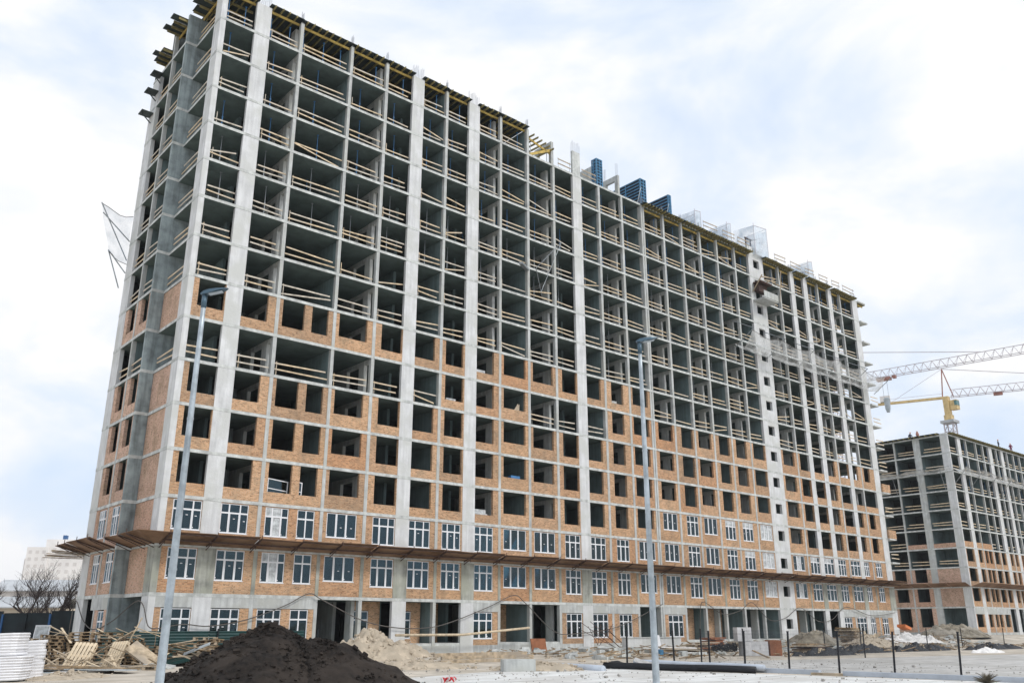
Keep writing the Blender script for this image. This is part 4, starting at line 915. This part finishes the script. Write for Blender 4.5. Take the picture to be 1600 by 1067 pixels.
# ------------------------------------------------------------------ heaps
def heap(name, x, y, rx, ry, h, m, label, rz=0, cat='heap', seed=0, rough=.12, nu=56, nv=26, peak=1.6, lumps=0, lm=None, top=.0):
    b = MB(); z0 = G(x, y)
    def hh(u, v):
        r_ = math.hypot(u, v); base = max(0, 1-r_**peak)
        return h*base*(1+.25*noise.noise((u*1.5+seed, v*1.5, seed)))
    nr = nv
    for j in range(nr+1):
        r_ = j/nr
        for i in range(nu):
            a = 2*math.pi*i/nu; e = 1+.14*noise.noise((math.cos(a)*1.6+seed, math.sin(a)*1.6, seed*2.1)); u, v = r_*math.cos(a), r_*math.sin(a)
            f = min(1, (1-r_)*6)
            z = hh(u, v) + rough*(noise.noise((u*rx*1.3, v*ry*1.3, seed)) + .5*noise.noise((u*rx*4, v*ry*4, seed)))*f*min(1,h) + .0
            b.v.append((u*rx*e, v*ry*e, max(z, 0)*(1 if j < nr else 0)-(.06 if j == nr else 0)))
    for j in range(nr):
        for i in range(nu): b.f.append((j*nu+i, j*nu+(i+1) % nu, (j+1)*nu+(i+1) % nu, (j+1)*nu+i))
    t = link(name, b.mesh(name, m, True), None, (x, y, z0), (0, 0, rz), None, label, cat)
    if lumps:
        lb = MB(); rr_ = random.Random(seed+5)
        for q in range(lumps):
            a = rr_.uniform(0, 6.28); r_ = rr_.uniform(.05, 1.12); u, v = r_*math.cos(a), r_*math.sin(a); s_ = rr_.uniform(.02, .07)*(1+1.4*(rr_.random() > .93))
            z = max(0, hh(u, v)); Mx = Matrix.Rotation(rr_.uniform(0,3), 3, 'X') @ Matrix.Rotation(rr_.uniform(0,3), 3, 'Z')
            lb.obox((u*rx, v*ry, z+s_*.2), (s_*rr_.uniform(1,2.2), s_*1.3, s_), Mx)
        lb.build('clods', lm or m, t, kind='stuff')
    return t
heap('soil_heap', -3.75, -23.7, 3.9, 3.7, 2.2, M['soil'], 'large heap of black soil in the left foreground', R(-20), seed=3, rough=.15, nu=120, nv=60, peak=1.05, lumps=1600)
heap('soil_heap', -2.2, -24.8, 3.7, 3.0, 1.6, M['soil'], 'lower black soil spill on the right flank of the large heap', R(-30), seed=9, rough=.2, nu=90, nv=40, peak=1.15, lumps=900)
heap('sand_heap', 11.6, -6.6, 3.0, 2.2, 1.75, M['sand'], 'pale sand and rubble heap in front of the first open bays', R(-15), seed=5, rough=.45, peak=1.3, lumps=320)
heap('sand_heap', 15.4, -4.6, 2.0, 1.4, .95, M['sand'], 'small sand heap just right of the bigger pale one', 0, seed=12, rough=.3, lumps=80)
heap('sand_heap', 61.5, -7.0, 3.4, 2.4, 1.3, M['soil2'], 'grey sand heap in front of the right open bays', 0, seed=15, rough=.3, lumps=60, lm=M['sand'])
heap('sand_heap', 67.8, -9.5, 5.2, 2.0, .9, M['sand'], 'low pale rubble heap behind the far fence row', R(10), seed=16, rough=.3, lumps=120)
heap('soil_mound', 104, -17, 17, 6, 2.4, M['soil2'], 'brown earth mound before the shorter right hand block', R(8), seed=18, rough=.6)
heap('soil_mound', 100, -3.5, 7, 4, 1.4, M['soil2'], 'low earth mound at the right end of the big block', R(8), seed=19, rough=.5, lumps=60, lm=M['sand'])
heap('rubble_heap', 8.2, -16.0, 3.0, 2.2, .35, M['sand'], 'flat rubble patch left of the concrete block', R(-20), seed=21, rough=.5, lumps=200)
heap('rubble_heap', 11.8, -21.8, 2.4, 1.4, .35, M['sand'], 'rubble and roots scattered right of the concrete block', R(-50), seed=22, rough=.6, lumps=260)
heap('sand_heap', -8.0, -14.2, 2.6, 1.2, .2, M['sand'], 'flat sandy patch before the blue grey sheets', R(40), seed=24, rough=.3, lumps=60)
rb = random.Random(11); b = MB()
for q in range(900):
    x = rb.uniform(8, 92); y = rb.uniform(-12, -1.0) if rb.random() < .75 else rb.uniform(-19, -10)
    if y < -14 and x > 25: continue
    s_ = rb.uniform(.04, .16); z = G(x, y); Mx = Matrix.Rotation(rb.uniform(0,3), 3, 'Z') @ Matrix.Rotation(rb.uniform(-.6,.6), 3, 'X')
    b.obox((x, y, z+s_*.3), (s_*rb.uniform(1, 3), s_*1.4, s_), Mx)
b.build('rubble', M['sand'], kind='stuff', label='small rubble and stones strewn along the foot of the block', cat='rubble')

b = MB(); rg = random.Random(44)
for q in range(1100):
    x = rg.uniform(2, 34); y = rg.uniform(-42, -17)
    if x < 6 and y < -30: continue
    s_ = rg.uniform(.012, .04)*(1+1.5*(rg.random() > .95)); b.obox((x, y, .012+s_*.4), (s_*rg.uniform(1, 2), s_*1.3, s_), Matrix.Rotation(rg.uniform(0,3), 3, 'Z') @ Matrix.Rotation(rg.uniform(-.6,.6), 3, 'X'))
b.build('gravel', mat('grey_gravel', (.42,.40,.37), var=.3, scale=6), kind='stuff', label='small loose stones scattered over the pale road and the yard', cat='gravel')
# ------------------------------------------------------------------ pallets and planks
PB = {}
def pallet_meshes(m, key):
    a = MB().box(-.6, .6, -.05, .05, 0, .022).mesh('deck_board', m); s_ = MB().box(-.05, .05, -.4, .4, 0, .022).mesh('crossboard', m)
    k_ = MB().box(-.07, .07, -.05, .05, 0, .09).mesh('block', m); PB[key] = (a, s_, k_)
pallet_meshes(M['pallet'], 'p'); pallet_meshes(M['palletlight'], 'l'); pallet_meshes(M['plank'], 'w')
def pallet(loc, rot, label, key='p', group='stacked wooden pallets', s=1.0):
    t = thing('pallet', label, 'pallet', loc, 0, group); t.rotation_euler = rot; t.scale = (s, s, s)
    a, s_, k_ = PB[key]
    for i in range(6): link('deck_board', a, t, (0, -.35+.14*i, .136))
    for x in (-.52, 0, .52):
        link('crossboard', s_, t, (x, 0, .112))
    for y in (-.35, 0, .35):
        for x in (-.52, 0, .52): link('block', k_, t, (x, y, .022))
        link('bottom_board', a, t, (0, y, 0))
stk = [(-6.9,-2.6,8,-30,'far left'),(-5.9,-3.6,9,-52,'left of centre'),(-4.9,-4.4,10,-35,'centre'),(-3.9,-5.2,10,-26,'right of centre'),(-2.9,-6.0,8,-60,'right'),(-1.9,-6.9,6,-18,'far right')]
for (x, y, n, rz, nm) in stk:
    dx = dy = 0
    for q in range(n):
        dx += rnd.uniform(-.06,.06); dy += rnd.uniform(-.06,.06)
        pallet((x+dx, y+dy, .16*q+G(x,y)), (R(rnd.uniform(-3,3)), R(rnd.uniform(-4,4)), R(rz+rnd.uniform(-14,14))), 'weathered pallet, %s from the bottom of the %s stack in the left pile' % (ORD[q], nm), rnd.choice('pppw'))
for (x, y, n, rz, nm) in [(-.5,-6.9,5,-15,'left'),(.7,-7.5,9,-48,'right')]:
    for q in range(n):
        pallet((x+rnd.uniform(-.2,.2), y+rnd.uniform(-.15,.15), .17*q), (R(rnd.uniform(-9,9)), R(rnd.uniform(-10,10)), R(rz+rnd.uniform(-25,25))), 'broken pallet, %s from the bottom in the %s heap right of the lamp' % (ORD[q], nm), rnd.choice('ppw'), 'pallets right of the left lamp')
pallet((-5.7,-7.2,.56), (R(5), R(-48), R(46)), 'fresh pale pallet leaning on the pile, slats facing the camera, left one', 'l', 'pale leaning pallets', 1.35)
pallet((-4.1,-7.6,.6), (R(-8), R(-60), R(32)), 'fresh pale pallet leaning on the pile, steeper right one', 'l', 'pale leaning pallets', 1.25)
pallet((-3.3,-9.9,.05), (R(3), R(-2), R(-40)), 'pale pallet lying flat in front of the leaning slab panel', 'w', 'pale leaning pallets', 1.2)
pallet((.4,-8.3,.5), (R(65), R(12), R(-50)), 'tilted pallet on the small heap beside the green fence', 'w', 'pallets right of the left lamp', 1.1)
def single(name, m, box, loc, rot, label, cat):
    return link(name, MB().box(*box).mesh(name, m), None, loc, tuple(R(a) for a in rot), None, label, cat)
single('plank', M['plank'], (-1.2,1.2,-.12,.12,-.02,.02), (-4.1,-6.6,1.2), (0,-32,-40), 'wide grey plank sloping up over the pallet pile', 'plank')
single('plank', M['board'], (-1.1,1.1,-.05,.05,-.02,.02), (-3.3,-7.0,1.5), (10,-66,-42), 'thin pale plank standing steeply out of the pallet pile', 'plank')
single('slab_panel', M['plank'], (-.95,.95,-.45,.45,-.05,.05), (-3.0,-8.6,.62), (34,34,-35), 'thick light panel leaning at the right of the pallet pile', 'panel')
single('slab_panel', M['conc'], (-.7,.7,-.35,.35,-.04,.04), (-2.5,-9.3,.2), (10,8,-50), 'light panel lying flat right of the thick leaning panel', 'panel')
for i in range(46):
    f_ = rnd.random(); g_ = rnd.random()*2.4; x, y = -6.2+4.4*f_-.6*g_, -5.6-3.4*f_-.8*g_
    z_ = .12+rnd.random()*.9*max(0, 1-g_/2.6)
    if i >= 30: x, y, z_ = -6.6+4.6*f_, -3.4-3.9*f_, 1.45+rnd.random()*.35
    single('plank', M['plank'] if i % 3 else M['palletlight'], (-.7-.3*rnd.random(),.6,-.06,.06,-.015,.015), (x, y, z_), (rnd.uniform(-15,15), rnd.uniform(-35,35), rnd.uniform(-90,60)),
        'broken plank %s pallet pile, %s, %s' % ('on top of the' if i >= 30 else 'before the', ['low','tilted','half buried','thin','short','crossing another'][i % 6], ['far left','left','left of centre','centre','right of centre','right','far right','by the lamp'][i//6]), 'plank')['group'] = 'loose planks before the pallet pile'
for i in range(24):
    single('plank', M['plank'] if i % 2 else M['pallet'], (-.9,.9,-.08,.08,-.02,.02), (-1.2+rnd.random()*2.6, -8.9+rnd.random()*1.8, .2+rnd.random()*1.1), (rnd.uniform(-20,20), rnd.uniform(-25,25), rnd.uniform(-70,30)),
        'broken board in the small heap by the green fence, %s' % ['on top, pale','on top, dark','in the middle, steep','in the middle, flat','at the bottom left','at the bottom right','leaning forward','leaning back'][i % 8]+['',', longer',', darker'][i//8], 'plank')['group'] = 'boards in the small heap'
single('tarpaulin', M['greenmetal'], (-.9,.9,-.6,.6,-.05,.12), (-1.2,-7.9,.35), (10,-12,-20), 'dark teal tarpaulin bundle under the boards right of the lamp', 'tarpaulin')
single('metal_sheet', M['sheetgrey'], (-.7,.7,-.15,.15,-.03,.03), (-.4,-8.6,.95), (20,-22,-40), 'shiny blue grey metal sheet lying on the small board heap', 'sheet')
for i in range(7):
    single('flat_sheet', M['sheetgrey'] if i % 2 == 0 else M['tarp'], (-1.5,1.5,-.65,.65,-.02,.02), (-8.3+.42*i, -8.2-.5*i+rnd.uniform(-.3,.3), .07+.05*(i % 4)), (rnd.uniform(-2,2), rnd.uniform(-3,3), -35+rnd.uniform(-18,18)), 'blue grey flat sheet on the ground by the white bundles, %s from left' % ORD[i], 'sheet')['group'] = 'flat sheets on the ground'
    single('bearer_timber', M['pallet'], (-1.5,1.5,-.05,.05,-.03,.03), (-8.3+.42*i, -8.6-.5*i, .16+.05*(i % 4)), (0, 3, -40+rnd.uniform(-15,25)), 'dark timber bearer on the flat sheets, %s from left' % ORD[i], 'timber')['group'] = 'dark bearers on the flat sheets'
# white ribbed bundles
def ribbed(loc, W_, D_, H_, n, label, rz):
    t = thing('ribbed_bundle', label, 'bundle', loc, rz, 'white ribbed bundles at the left edge')
    for i in range(n):
        b = MB(); z0 = H_*i/n; z1 = H_*(i+1)/n-.004; o = rnd.uniform(-.035, .035); k = 14; rngs = []
        for (zz, sc) in ((z0, .97), ((z0+z1)/2, 1.0), (z1, .97)):
            for q in range(k):
                a = 2*math.pi*q/k; cx, cy = math.cos(a), math.sin(a); e = 4
                px = math.copysign(abs(cx)**(2/e), cx)*W_/2*sc+o; py = math.copysign(abs(cy)**(2/e), cy)*D_/2*sc
                b.v.append((px, py, zz+.04*math.sin(px*1.5)))
        for r_ in range(2):
            for q in range(k): b.f.append((r_*k+q, r_*k+(q+1) % k, (r_+1)*k+(q+1) % k, (r_+1)*k+q))
        b.f += [tuple(reversed(range(k))), tuple(2*k+q for q in range(k))]
        b.build('ribbed_sheet', M['whiteplastic'], t, smooth=False)
ribbed((-10.9,-15.1,0.02), 2.3, 1.6, .9, 9, 'white ribbed plastic bundle at the left edge, lower of the two', R(-35))
ribbed((-11.0,-15.05,.93), 2.0, 1.4, .85, 8, 'white ribbed plastic bundle at the left edge, upper of the two', R(-38))
ribbed((-9.3,-13.4,.0), .9, .8, 1.5, 12, 'narrow white wrapped bundle standing behind the two big ribbed ones', R(-20))

# ------------------------------------------------------------------ middle ground objects
t = thing('concrete_block', 'pale rectangular concrete block lying in the rubble in mid foreground', 'concrete block', (9.9,-22.3,0), R(-25))
b = MB(); b.box(-.7,.9,-.3,.3,0,.56); b.build('body', M['conc'], t)
t = thing('low_wall', 'low pale concrete wall segment before the third row of ground windows', 'wall', (38.2,-3.4,G(38,-3.4)), R(-3))
b = MB(); b.box(0,6.8,-.25,.25,0,.9); b.build('body', M['pier'], t); b = MB(); b.box(-.02,6.85,-.3,.3,.905,1.0); b.build('coping', M['conc'], t)
for i, (z, y, dx) in enumerate(((.1,-3.6,0),(.3,-3.35,.25),(.48,-3.2,-.2))):
    single('timber_beam', M['plank'], (-3.7,3.7,-.09,.09,-.09,.09), (16.4+dx, y-8.6, z), (0,0,1.5), 'long pale timber beam at the foot of the facade, %s of three' % ['lowest','middle','topmost'][i], 'timber beam')
b = MB(); b.tube([(17.0,-.9,1.5),(23,-1.0,1.5),(29.5,-1.2,2.0)], .09, 8)
link('long_rail', b.mesh('long_rail', M['palletlight'], True), label='long pinkish timber rail across the second group of open bays', cat='rail')
def pipe(p, q, r, m, label, cat='pipe'):
    b = MB(); p, q = Vector(p), Vector(q); n = 10; d = q-p
    b.tube([p.lerp(q, i/n)+Vector((0,0,.01*math.sin(i))) for i in range(n+1)], r, 12); b.tube([q-d.normalized()*.02, q+d.normalized()*.01], r*.8, 12)
    return link('pipe', b.mesh('pipe', m, True), label=label, cat=cat)
pipe((15.3,-23.0,.17), (16.9,-31.0,.17), .16, M['black'], 'thick black pipe lying beside the middle lamp')
pipe((17.4,-23.2,.28), (17.9,-30.8,.22), .15, M['kerb'], 'lavender plastic pipe lying just behind the black pipe')
for i, (p, q) in enumerate((((18.1,-29.2),(18.35,-33.4)),((18.3,-34.6),(19.0,-45)))):
    b = MB(); b.beam((p[0],p[1],.10),(q[0],q[1],.10),.26,.2)
    link('kerb_stone', b.mesh('kerb_stone', M['kerb']), label='light blue kerb beam under the near fence posts, %s length' % ['left','right'][i], cat='kerb')
single('timber', M['plank'], (-.7,.7,-.12,.12,0,.1), (18.1,-33.9,.0), (0,0,-80), 'short brown timber in the gap between the two kerb lengths', 'timber')
single('pallet_board', M['tarp'], (-.25,.25,-.5,.5,0,.2), (16.9,-24.3,.2), (15,10,20), 'white lump of plastic at the end of the lavender pipe', 'plastic')
# white surface pipe left
pipe((14.4,-16.6,.06), (13.5,-24.6,.05), .22, M['kerb'], 'pale half buried pipe left of the middle lamp')
heap('cloth_heap', 17.4, -22.2, 1.3, .6, .26, M['black'], 'dark plastic sheeting heap behind the first fence post', R(-60), seed=31, rough=.5)
# dark ragged sheeting and rolls behind the yard
for i, (x, y, L_, h_) in enumerate(((44.5,-18.2,4.2,.42),(53,-16.4,5.0,.55),(63,-16.6,5.5,.5),(75,-18.2,6.0,.45))):
    heap('dark_sheeting', x, y, L_, .75, h_, M['black'], 'ragged dark sheeting heap at the back of the yard, %s from left' % ORD[i], R(-4), seed=60+i, rough=.9, lumps=60, lm=M['plank'])
wr = random.Random(77); b = MB()
for q in range(420):
    x = wr.uniform(24, 95); y = wr.uniform(-13, -2) if wr.random() < .7 else wr.uniform(-18, -13); z = G(x, y)
    Mx = Matrix.Rotation(wr.uniform(-1.2,1.2), 3, 'Z') @ Matrix.Rotation(wr.uniform(-.25,.25), 3, 'Y')
    b.obox((x, y, z+.08+wr.random()*.2), (wr.uniform(.5, 2.6), wr.uniform(.06,.2), .05), Mx)
b.build('wood_debris', M['pallet'], kind='stuff', label='broken dark wood strewn between the yard and the block', cat='debris')
b = MB()
for q in range(260):
    x = wr.uniform(24, 95); y = wr.uniform(-14, -2); z = G(x, y); s_ = wr.uniform(.15, .5)
    b.obox((x, y, z+s_*.25), (s_*wr.uniform(1, 2.4), s_, s_*wr.uniform(.4, 1)), Matrix.Rotation(wr.uniform(0,3), 3, 'Z') @ Matrix.Rotation(wr.uniform(-.5,.5), 3, 'X'))
b.build('concrete_debris', M['conc'], kind='stuff', label='lumps of pale broken concrete between the yard and the block', cat='debris')
def bstack(name, x, y, W_, D_, n, m, label, rz=0, th=.1, jit=.15):
    t = thing(name, label, 'stack', (x, y, G(x, y)), R(rz))
    for i in range(n):
        b = MB(); b.obox((rnd.uniform(-jit,jit), rnd.uniform(-jit,jit), th*(i+.5)), (W_*rnd.uniform(.8,1), D_*rnd.uniform(.8,1), th*.8), Matrix.Rotation(R(rnd.uniform(-10,10)), 3, 'Z') @ Matrix.Rotation(R(rnd.uniform(-3,3)), 3, 'Y')); b.build('board', m[i % len(m)], t)
bstack('board_stack', 41.0, -9.5, 2.8, 1.3, 8, [M['redbrown'], M['plank'], M['rust']], 'stack of dark boards before the open bays right of the middle lamp', -10)
bstack('board_stack', 46.6, -6.3, 2.0, 1.4, 7, [M['redbrown']], 'tall red brown board stack before the open bays', 5, .13, .08)
bstack('board_stack', 36.0, -11.0, 3.6, 1.2, 5, [M['plank'], M['tarp'], M['pallet']], 'low heap of mixed boards just right of the middle lamp', -20, .12, .3)
bstack('board_stack', 31.0, -10.5, 3.4, .7, 3, [M['palletlight'], M['plank']], 'thin pale boards lying before the low wall', -15, .06, .3)
bstack('board_stack', 45.3, -16.4, 3.4, 1.4, 7, [M['pallet'], M['rust'], M['plank']], 'dark brown timber stack in mid yard behind the far posts', -4, .12, .2)
bstack('board_stack', 69.6, -6.3, 2.6, 2.0, 10, [M['plank'], M['pallet']], 'messy timber stack before the wide piers at the right', 14, .14, .35)
bstack('board_stack', 84.0, -6.5, 7.0, .9, 3, [M['tarp'], M['plank']], 'long pale boards laid out under the right end windows', 0, .1, .2)
for i in range(14):
    single('plank', M['palletlight'] if i % 2 else M['plank'], (-1.4,1.4,-.09,.09,-.03,.03), (71+rnd.uniform(-1.5,2.5), -7.0+rnd.uniform(-1,1), G(71,-7)+.3+rnd.random()*.7), (rnd.uniform(-15,15), rnd.uniform(-35,10), rnd.uniform(-40,40)), 'loose %s plank thrown on the messy timber stack at the right, %s' % ('pale' if i % 2 else 'grey', ['lying high','lying low','sloping left','sloping right','sticking out forward','sticking out behind','almost level'][i//2]), 'plank')['group'] = 'loose planks on the right timber stack'
for i in range(12):
    single('plank', M['tarp'] if i % 3 == 0 else M['plank'], (-1.1,1.1,-.1,.1,-.03,.03), (39+rnd.uniform(-4,4), -10.6+rnd.uniform(-1.2,1.5), .3+rnd.random()*.5), (rnd.uniform(-15,15), rnd.uniform(-25,25), rnd.uniform(-50,40)), 'loose %s plank among the board heaps right of the middle lamp, %s' % ('white' if i % 3 == 0 else 'grey', ['nearest','farthest','on the left','on the right','lying flat','tilted up','half buried','on top','crossing others','short','long','near the hose'][i]), 'plank')['group'] = 'loose planks right of the middle lamp'
# wrapped block cubes
def cube_stack(x, y, z, W_, D_, H_, n, label, m=M['blocks'], rz=-10):
    t = thing('block_pack', label, 'pallet of blocks', (x, y, z), R(rz), 'wrapped packs of pale blocks')
    for i in range(n):
        for j in range(3):
            b = MB(); b.box(-W_/2+j*W_/3+.01, -W_/2+(j+1)*W_/3-.01, -D_/2, D_/2, i*H_/n+.008, (i+1)*H_/n-.008); b.build('block_row', m, t)
    b = MB(); b.box(-W_/2+.02, W_/2-.02, -D_/2+.02, D_/2-.02, 0, H_-.01); b.build('wrap', M['milky'], t)
gz = 0.01
cube_stack(39.9,-15.0,gz, 1.9,1.2,1.02,4,'pack of pale grey blocks standing on the ground in mid yard', rz=-35)
cube_stack(39.2,-14.6,gz+1.03, 1.1,1.1,1.0,4,'pack of white blocks stacked on top of the larger grey pack', rz=-38)
single('crate', M['redbrown'], (-.45,.45,-.5,.5,0,1.1), (41.2,-15.9,gz), (0,0,-35), 'brown crate standing against the right end of the block packs', 'crate')
b = MB(); rm = random.Random(2)
for q in range(26):
    a0 = rm.uniform(0,6.28); p = [(rm.uniform(-.3,.3)+(.9+.3*rm.random())*math.cos(a0+i*.5), (.5+.3*rm.random())*math.sin(a0+i*.5), .35+.5*rm.random()+.1*math.sin(i)) for i in range(8)]; b.tube(p, .03, 4)
link('cable_coil', b.mesh('cable_coil', M['black']), None, (38.2,-13.6,0), (0,0,0), None, 'tangled coil of black hose left of the block packs', 'hose coil')
single('window_frame', M['pvc'], (-.45,.45,-.06,.06,0,1.2), (39.5,-6.0,G(39,-6)), (-10,0,5), 'white panel leaning left of the board heaps by the facade', 'panel')
single('bucket', M['blueform'], (-.2,.2,-.2,.2,0,.45), (34.0,-10.8,0), (5,0,5), 'small light blue bucket stack right of the middle lamp', 'bucket')
heap('tarpaulin', 79.5, -8.0, 4.2, 1.6, .75, M['tarp'], 'white tarpaulin thrown over materials at the right end of the big block', R(-20), seed=41, rough=.7)
heap('tarpaulin', 62.0, -23.0, 2.2, .7, .38, M['tarp'], 'crumpled white sheeting at the far right edge of the yard', R(-10), seed=42, rough=.7)
single('sheet', M['orange'], (-.7,.7,-.5,.5,0,.3), (83.2,-5.5,G(83,-5.5)+1.1), (0,15,0), 'orange sheet on top of the low mound at the right end', 'sheet')
# barrier tape scraps
t = thing('warning_tape', 'crumpled red and white warning tape at the foot of the black soil heap', 'tape', (1.9,-27.6,.0))
for i in range(8): b = MB(); b.tube([(i*.09-.3+.05*math.sin(i*2+k), .12*math.sin(k*1.4+i), .05+.16*abs(math.sin(k*1.1+i))) for k in range(5)], .03, 5); b.build('strip', M['red'] if i % 3 else M['tarp'], t)
# dry reinforcement mats / sticks before the facade
b = MB()
for q in range(9): b.beam((37+rnd.uniform(-1.5,3), -2.5, .2), (36+rnd.uniform(-1.5,3), -1.6, 2.2+rnd.uniform(-.8,.4)), .035)
for q in range(6): b.beam((35.8, -2.0, .8+q*.25), (38.6, -1.9, .85+q*.25), .02)
link('rebar_mat', b.mesh('rebar_mat', M['rust']), label='rusty reinforcement mat leaning on the facade left of the low wall', cat='rebar')
single('wall_patch', M['redbrown'], (-.8,.8,-.04,.04,0,1.0), (30.6,-1.2,G(30,-1)), (-12,0,0), 'brown board leaning by the doorway in the recessed bay', 'board')
# shrub at lower right corner
b = MB()
for q in range(160):
    a = rnd.uniform(0,6.28); e_ = rnd.uniform(.2,1.3); Lq = rnd.uniform(.25,.6); b.tube([(0,0,0),(Lq*.5*math.cos(a)*math.cos(e_), Lq*.5*math.sin(a)*math.cos(e_), Lq*.55*math.sin(e_)), (Lq*math.cos(a)*math.cos(e_), Lq*math.sin(a)*math.cos(e_), Lq*.8*math.sin(e_))], [.01,.012,.003], 3, cap=False)
link('dry_tuft', b.mesh('dry_tuft', mat('dry_grass', (.16,.14,.10), var=.3, bump=0)), None, (17.3,-41.0,0), (0,0,0), None, 'dark dry grass tuft at the lower right by the kerb', 'grass tuft')

# ------------------------------------------------------------------ left background
def tree(x, y, H, label, seed, spread=.55, lean=0):
    rt = random.Random(seed); t = thing('bare_tree', label, 'tree', (x, y, 0), 0, 'bare trees beyond the dark fence'); tr = MB(); br = MB(); tw = MB()
    def grow(p, d, L, r, lvl):
        n = 4; pts = [p]; q = p.copy(); dd = d.copy()
        for i in range(n):
            dd = (dd + Vector((rt.uniform(-.22,.22), rt.uniform(-.22,.22), rt.uniform(-.05,.16)))).normalized(); q = q + dd*L/n; pts.append(q.copy())
        (tr if lvl == 0 else br if lvl < 3 else tw).tube(pts, [r*(1-.45*i/n) for i in range(n+1)], 7 if lvl < 2 else (5 if lvl < 3 else 3), cap=False)
        if lvl >= 5: return
        k = {0: 4, 1: 4, 2: 4, 3: 4, 4: 3}[lvl]
        for i in range(k):
            f = 1.0 if i == 0 else rt.uniform(.35, .95); idx = min(n, max(1, int(f*n))); pp_ = pts[idx]
            ax = Vector((rt.uniform(-1,1), rt.uniform(-1,1), rt.uniform(-.2,.9))).normalized(); nd = (dd*(1-spread)+ax*spread+Vector((0,0,.12))).normalized()
            grow(pp_, nd, L*rt.uniform(.58,.8), r*.55*rt.uniform(.8,1.1), lvl+1)
    grow(Vector((0,0,-.2)), Vector((lean,0,1)).normalized(), H*.26, H*.017, 0)
    tr.build('trunk', M['bark'], t); br.build('branches', M['bark'], t); tw.build('twigs', M['bark'], t)
tl = [(10.2,70.7,16.5,'bare spreading tree left of the block, the most central one',1,.62,0),(1.0,57.5,12.5,'bare tree at the left edge of the photo, crown reaching in',2,.6,.3),(10.6,57.8,14.5,'bare dark tree just left of the block wall',3,.55,-.15),
      (15,88,15,'pale bare tree standing far behind the central one',4,.55,0),(3,75,14,'bare tree far back at the left edge',5,.55,0),(22,100,12,'distant bare tree by the pale tower',6,.5,0),(8,64,8,'small bare tree between the central and the right one',8,.6,0)]
for a in tl: tree(*a)
# houses behind
def house(x, y, W_, D_, H_, rh, rz, label, m=M['shed']):
    t = thing('house', label, 'house', (x, y, 0), R(rz)); b = MB(); b.box(0,W_,0,D_,0,H_); b.build('wall', m, t)
    b = MB(); b.slab([(-.4,-.5,H_),(W_+.4,-.5,H_),(W_+.4,D_/2,H_+rh),(-.4,D_/2,H_+rh)], -.15); b.slab([(-.4,D_/2,H_+rh),(W_+.4,D_/2,H_+rh),(W_+.4,D_+.5,H_),(-.4,D_+.5,H_)], -.15); b.build('roof', M['roofgrey'], t)
    for i in range(int(W_/3)): b = MB(); b.box(1+i*3,2+i*3,-.03,.02,H_-2.2,H_-.8); b.build('window', M['formdark'], t)
house(6.5,88,11,8,4.6,1.5,-41,'long low cream house with grey roof at the left edge behind the trees')
house(17.5,97,10,8,4.8,1.6,-41,'low cream house with grey roof nearest the block on the left')
house(14,122,16,9,8,2.0,-40,'taller grey roofed house seen through the bare branches', M['creamdark'])
# pale tower far behind
T_ = thing('apartment_tower', 'pale cream high rise far away at the left behind the bare trees', 'building', (80.0, 410, 0), R(-40))
def tb(name, m, *bx):
    b = MB()
    for q in bx: b.box(*q)
    return b.build(name, m, T_)
tb('wall', M['cream'], (0,10,0,20,0,38), (10,26,1,20,0,39.5)); tb('rooftop', M['cream'], (6,18,5,18,38,42)); tb('tank', M['bluepost'], (12,13.6,8,10,42,44.2)); tb('wing', M['creamdark'], (-2,0,3,18,0,33), (26,29,4,20,0,35))
for i in range(11):
    tb('window_band', M['creamdark'], *[(x, x+1.6, -.1, .0, 3+i*3.2, 4.5+i*3.2) for x in (1.0,4.2,7.4)], *[(x, x+1.7, .9, 1.0, 3+i*3.3, 4.6+i*3.3) for x in (11.5,15,18.5,22)])
house(50,300,46,14,11,3,-40,'long pale low block in the far distance behind the trees', M['cream'])

# ------------------------------------------------------------------ air
HZ = MB().box(-3700, 3700, -3700, 3700, -1.6, 70).mesh('haze', None)
hm = bpy.data.materials.new('haze'); hm.use_nodes = True; t = hm.node_tree; t.nodes.clear()
pv = N('ShaderNodeVolumePrincipled', t); pv.inputs['Color'].default_value = (.94, .96, 1, 1); pv.inputs['Density'].default_value = .0002
ho_ = N('ShaderNodeOutputMaterial', t); t.links.new(pv.outputs[0], ho_.inputs['Volume'])
HZ.materials.append(hm); link('haze', HZ, kind='stuff')
